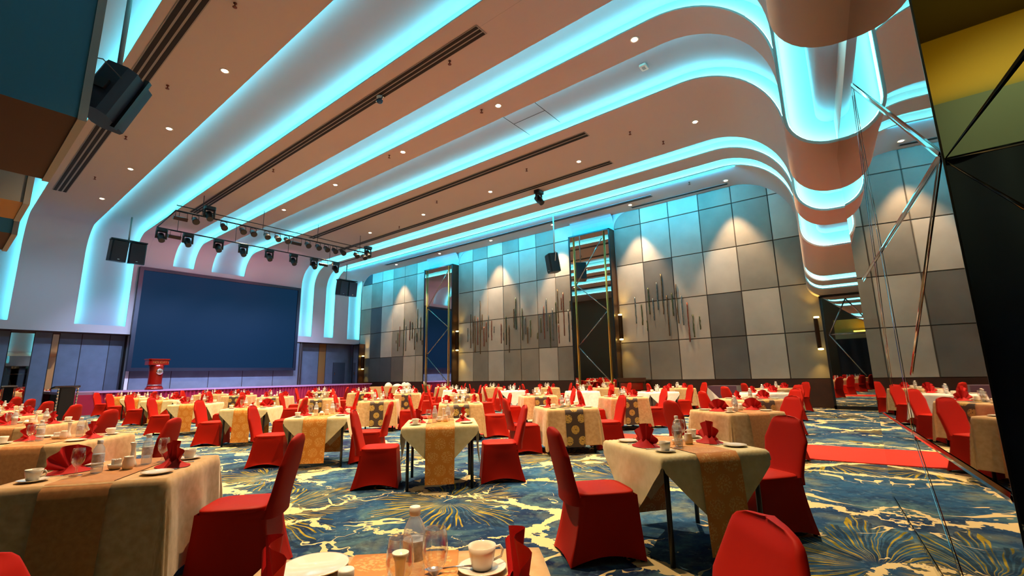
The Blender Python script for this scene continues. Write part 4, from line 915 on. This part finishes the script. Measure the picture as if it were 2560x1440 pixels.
TAB = {'A1': (0.94, 4.23, -37), 'A2': (1.01, 7.07, -42), 'A3': (1.08, 10.1, -43), 'A4': (1.1, 13.1, -43), 'A5': (1.1, 16.1, -43), 'A6': (1.1, 19.1, -43), 'A7': (1.1, 22.1, -43),
 'B1': (3.99, 1.38, -37), 'B2': (4.32, 4.62, -44), 'B3': (4.17, 7.26, -44), 'B4': (4.54, 10.81, -44), 'B5': (4.59, 14.3, -44), 'B6': (4.95, 18.2, -44), 'B7': (5.15, 21.6, -44), 'B8': (5.3, 24.6, -44),
 'C1': (7.7, 1.77, -38), 'C2': (7.33, 4.56, -40), 'C3': (7.5, 7.4, -43), 'C4': (7.5, 10.37, -43), 'C5': (7.5, 13.3, -43), 'C6': (7.6, 16.4, -43), 'C7': (7.7, 19.6, -43), 'C8': (7.8, 22.8, -43),
 'D1': (10.9, 2.17, -43), 'D2': (10.9, 5.08, -43), 'D3': (10.9, 7.69, -43), 'D4': (10.9, 10.62, -43), 'D5': (10.9, 13.43, -43), 'D6': (10.9, 16.24, -43), 'D7': (11.0, 19.4, -43),
 'E1': (14.0, 2.48, -43), 'E2': (14.0, 5.37, -43), 'E3': (14.0, 8.01, -43), 'E4': (14.0, 11.05, -43), 'E5': (14.0, 14.16, -43), 'E6': (14.0, 17.3, -43),
 'F1': (17.2, 2.64, -43), 'F2': (17.2, 5.84, -43), 'F3': (17.2, 8.81, -43), 'F4': (17.2, 11.61, -43), 'F5': (17.2, 14.81, -43), 'F6': (17.2, 18.19, -43)}
ROW = {'A': 'far left row', 'B': 'cream row', 'C': 'brown-runner row', 'D': 'row past the red carpet', 'E': 'white row', 'F': 'row by the panelled wall'}
for k, T in TAB.items():
    r, i = k[0], int(k[1]); desc = '%s table, %s' % (ordn[i-1], ROW[r])
    cloth = {'A': 'full', 'B': 'diag', 'C': 'full', 'D': 'full', 'E': 'white', 'F': 'full'}[r]
    run = {'A': 'tan', 'B': 'gold', 'C': 'brown', 'D': 'brown', 'E': None, 'F': None}[r]
    if k == 'C1': run = 'tan'
    if k in ('E2', 'E4'): cloth = 'wdiag'
    table(T, cloth, run, desc, math.hypot(T[0], T[1]) < 7.5)

# the viewer's own table, at the bottom of the view
x0, y0, a0 = 0.78, 1.04, -47; A0 = math.radians(a0); D0 = 'nearest table at the bottom'
o = dup(tb0, (x0, y0, 0), A0); tag(o, 'square banquet table hidden under cloth, %s' % D0, 'table', 'square banquet tables')
place_me('tablecloth', cl['full'][0], x0, y0, 0, A0, 'beige floor-length tablecloth on the %s' % D0, 'tablecloth', 'tablecloths')
place_me('table_runner', rn['gold'], x0, y0, 0, A0, 'gold flecked runner across the %s' % D0, 'table runner', 'table runners')
def at0(fn, nm, me, x, y, lb, cat, grp, rz=0, z=ZT, sc=None):
    o = (place_tree if fn else place_me)(*((me,) if fn else (nm, me)), x, y, z, rz, '%s, %s' % (lb, D0), cat, grp)
    if sc: o.scale = (sc, sc, sc)
    return o
at0(0, 'saucer', sau, 1.157, 1.045, 'white saucer under the cup', 'saucer', 'white saucers')
at0(1, None, cup0, 1.157, 1.045, 'white coffee cup', 'cup', 'white coffee cups', -0.6, ZT+0.009)
at0(0, 'teaspoon', sn, 1.10, 1.095, 'teaspoon on the saucer', 'cutlery', 'steel cutlery', 0.8, ZT+0.014)
at0(0, 'side_plate', plt_, 0.848, 1.478, 'round white plate at left', 'plate', 'white side plates', 0, ZT, 1.15)
at0(1, None, bot0, 0.963, 1.138, 'water bottle behind the glasses', 'bottle', 'clear water bottles', 0, ZT+0.006)
at0(1, None, bot0, 0.585, 0.90, 'water bottle with only its cap in view', 'bottle', 'clear water bottles', 0, ZT+0.006)
at0(0, 'stemmed_glass', gob, 0.845, 1.055, 'left stemmed glass', 'glass', 'stemmed glasses', 0, ZT+0.006)
at0(0, 'stemmed_glass', gob, 0.95, 1.035, 'right stemmed glass', 'glass', 'stemmed glasses', 0, ZT+0.006)
at0(0, 'bud_vase', vase, 0.79, 0.985, 'slim white bud vase between the glasses', 'vase', 'white bud vases', 0, ZT+0.006)
at0(1, None, bowl0, 0.80, 1.10, 'white sugar bowl with sachets', 'bowl', 'white sugar bowls', 0.3, ZT+0.006)
at0(0, 'folded_napkin', nap_me, 1.08, 0.84, 'red fan-folded napkin at right', 'napkin', 'red fan-folded napkins', -0.75)
at0(0, 'folded_napkin', nap_me, 0.65, 1.34, 'red fan-folded napkin at left', 'napkin', 'red fan-folded napkins', -0.35)
at0(0, 'table_knife', kn, 1.08, 1.02, 'steel table knife', 'cutlery', 'steel cutlery', 0.7)
at0(0, 'dinner_fork', fk, 0.80, 1.36, 'steel dinner fork', 'cutlery', 'steel cutlery', -0.9)
chair(1.30, 0.56, A0+PI, 'red covered chair with its back in the bottom right corner')
chair(0.34, 1.50, A0, 'red covered chair, only its top in view at bottom left')

# buffet with folded linen near the stage corner; purple-draped table by the wall; low dark cabinet
bt = empty('buffet_table', (17.9, 23.7, 0), -PI/4); tag(bt, 'long skirted table heaped with white linen near the stage corner', 'table')
MB().rbox(-1.15, 1.15, -0.38, 0.38, 0.72, 0.76, 0.02).obj('tabletop', ply, bt)
def skirtc(w, d, h, top):
    P = [(-w, -d), (w, -d), (w, d), (-w, d), (-w, -d)]
    m = MB()
    def f(u, v):
        t = u*4; k = min(3, int(t)); q = t-k; a, b_ = P[k], P[k+1]; x = a[0]+(b_[0]-a[0])*q; y = a[1]+(b_[1]-a[1])*q; s = 1+0.04*(1-v)+0.008*math.sin(t*24)*(1-v)
        return (x*s, y*s, 0.02+v*(top-0.02))
    m.grid(f, 96, 6); n = len(m.v); m.v += [(-w, -d, top), (w, -d, top), (w, d, top), (-w, d, top)]; m.face((n, n+1, n+2, n+3)); return m
tag(skirtc(1.17, 0.40, 0.7, 0.775).obj('tablecloth', beige, None, (17.9, 23.7, 0), -PI/4), 'pale skirted cloth on the buffet table near the stage corner', 'tablecloth', 'tablecloths')
for i, (dx, r, hh) in enumerate(((-0.1, 0.24, 0.22), (0.45, 0.30, 0.14), (0.85, 0.20, 0.22), (1.05, 0.22, 0.2))):
    m = MB(); R = random.Random(i)
    m.grid(lambda u, v, R=R: (r*math.cos(2*PI*u)*math.sin(PI/2*v)*(1+0.12*math.sin(5*2*PI*u+i)), r*0.8*math.sin(2*PI*u)*math.sin(PI/2*v)*(1+0.12*math.cos(4*2*PI*u)), hh*math.cos(PI/2*v)*(1+0.1*math.sin(6*u*PI))), 24, 10)
    c45 = math.cos(-PI/4); s45 = math.sin(-PI/4)
    tag(m.obj('linen_bundle', whitec, None, (17.9+c45*dx, 23.7+s45*dx, 0.777)), '%s bundle of white linen from the left on the buffet table' % ordn[i], 'linen', 'white linen bundles')
pt = empty('side_table', (18.6, 4.55, 0)); tag(pt, 'side table under a purple and white cloth against the fabric wall', 'table')
MB().rbox(-0.42, 0.42, -0.48, 0.48, 0.72, 0.76, 0.02).obj('tabletop', ply, pt)
pc = skirtc(0.43, 0.50, 0.7, 0.80); tag(pc.obj('tablecloth', purple, None, (18.6, 4.55, 0)), 'dark purple cloth over the side table by the fabric wall', 'tablecloth', 'tablecloths')
tri = MB()
tri.grid(lambda u, v: (-0.475, 0.53-u*0.75*v, 0.02+v*0.0+ (0.78)*(v if True else 0)*(1-u) + 0.0), 12, 12)
tag(tri.obj('white_overlay', whitec, None, (18.6, 4.55, 0)), 'white cloth corner hanging over the purple tablecloth', 'cloth')
kb = empty('dark_cabinet', (19.2, 8.35, 0)); tag(kb, 'low dark polished cabinet standing against the nearest fabric wall', 'cabinet')
MB().rbox(-0.3, 0.3, -0.6, 0.6, 0.0, 0.95, 0.03).obj('body', darkwood, kb); MB().box(-0.34, 0.34, -0.64, 0.64, 0.95, 1.0).box(-0.34, -0.28, -0.64, 0.64, 1.0, 1.12).obj('top', darkwood, kb)
MB().box(-0.315, -0.30, -0.5, 0.5, 0.62, 0.9).obj('front_panel', redlect, kb)
tag(MB().lathe([(0.03, 1.15), (0.035, 1.0), (0.05, 0.72), (0.06, 0.5), (0.02, 0.5)], 10).obj('red_tassel', rednap, None, (19.6, 22.6, 0)), 'small red tassel hanging on the dado left of the far mirrored pilaster', 'tassel')
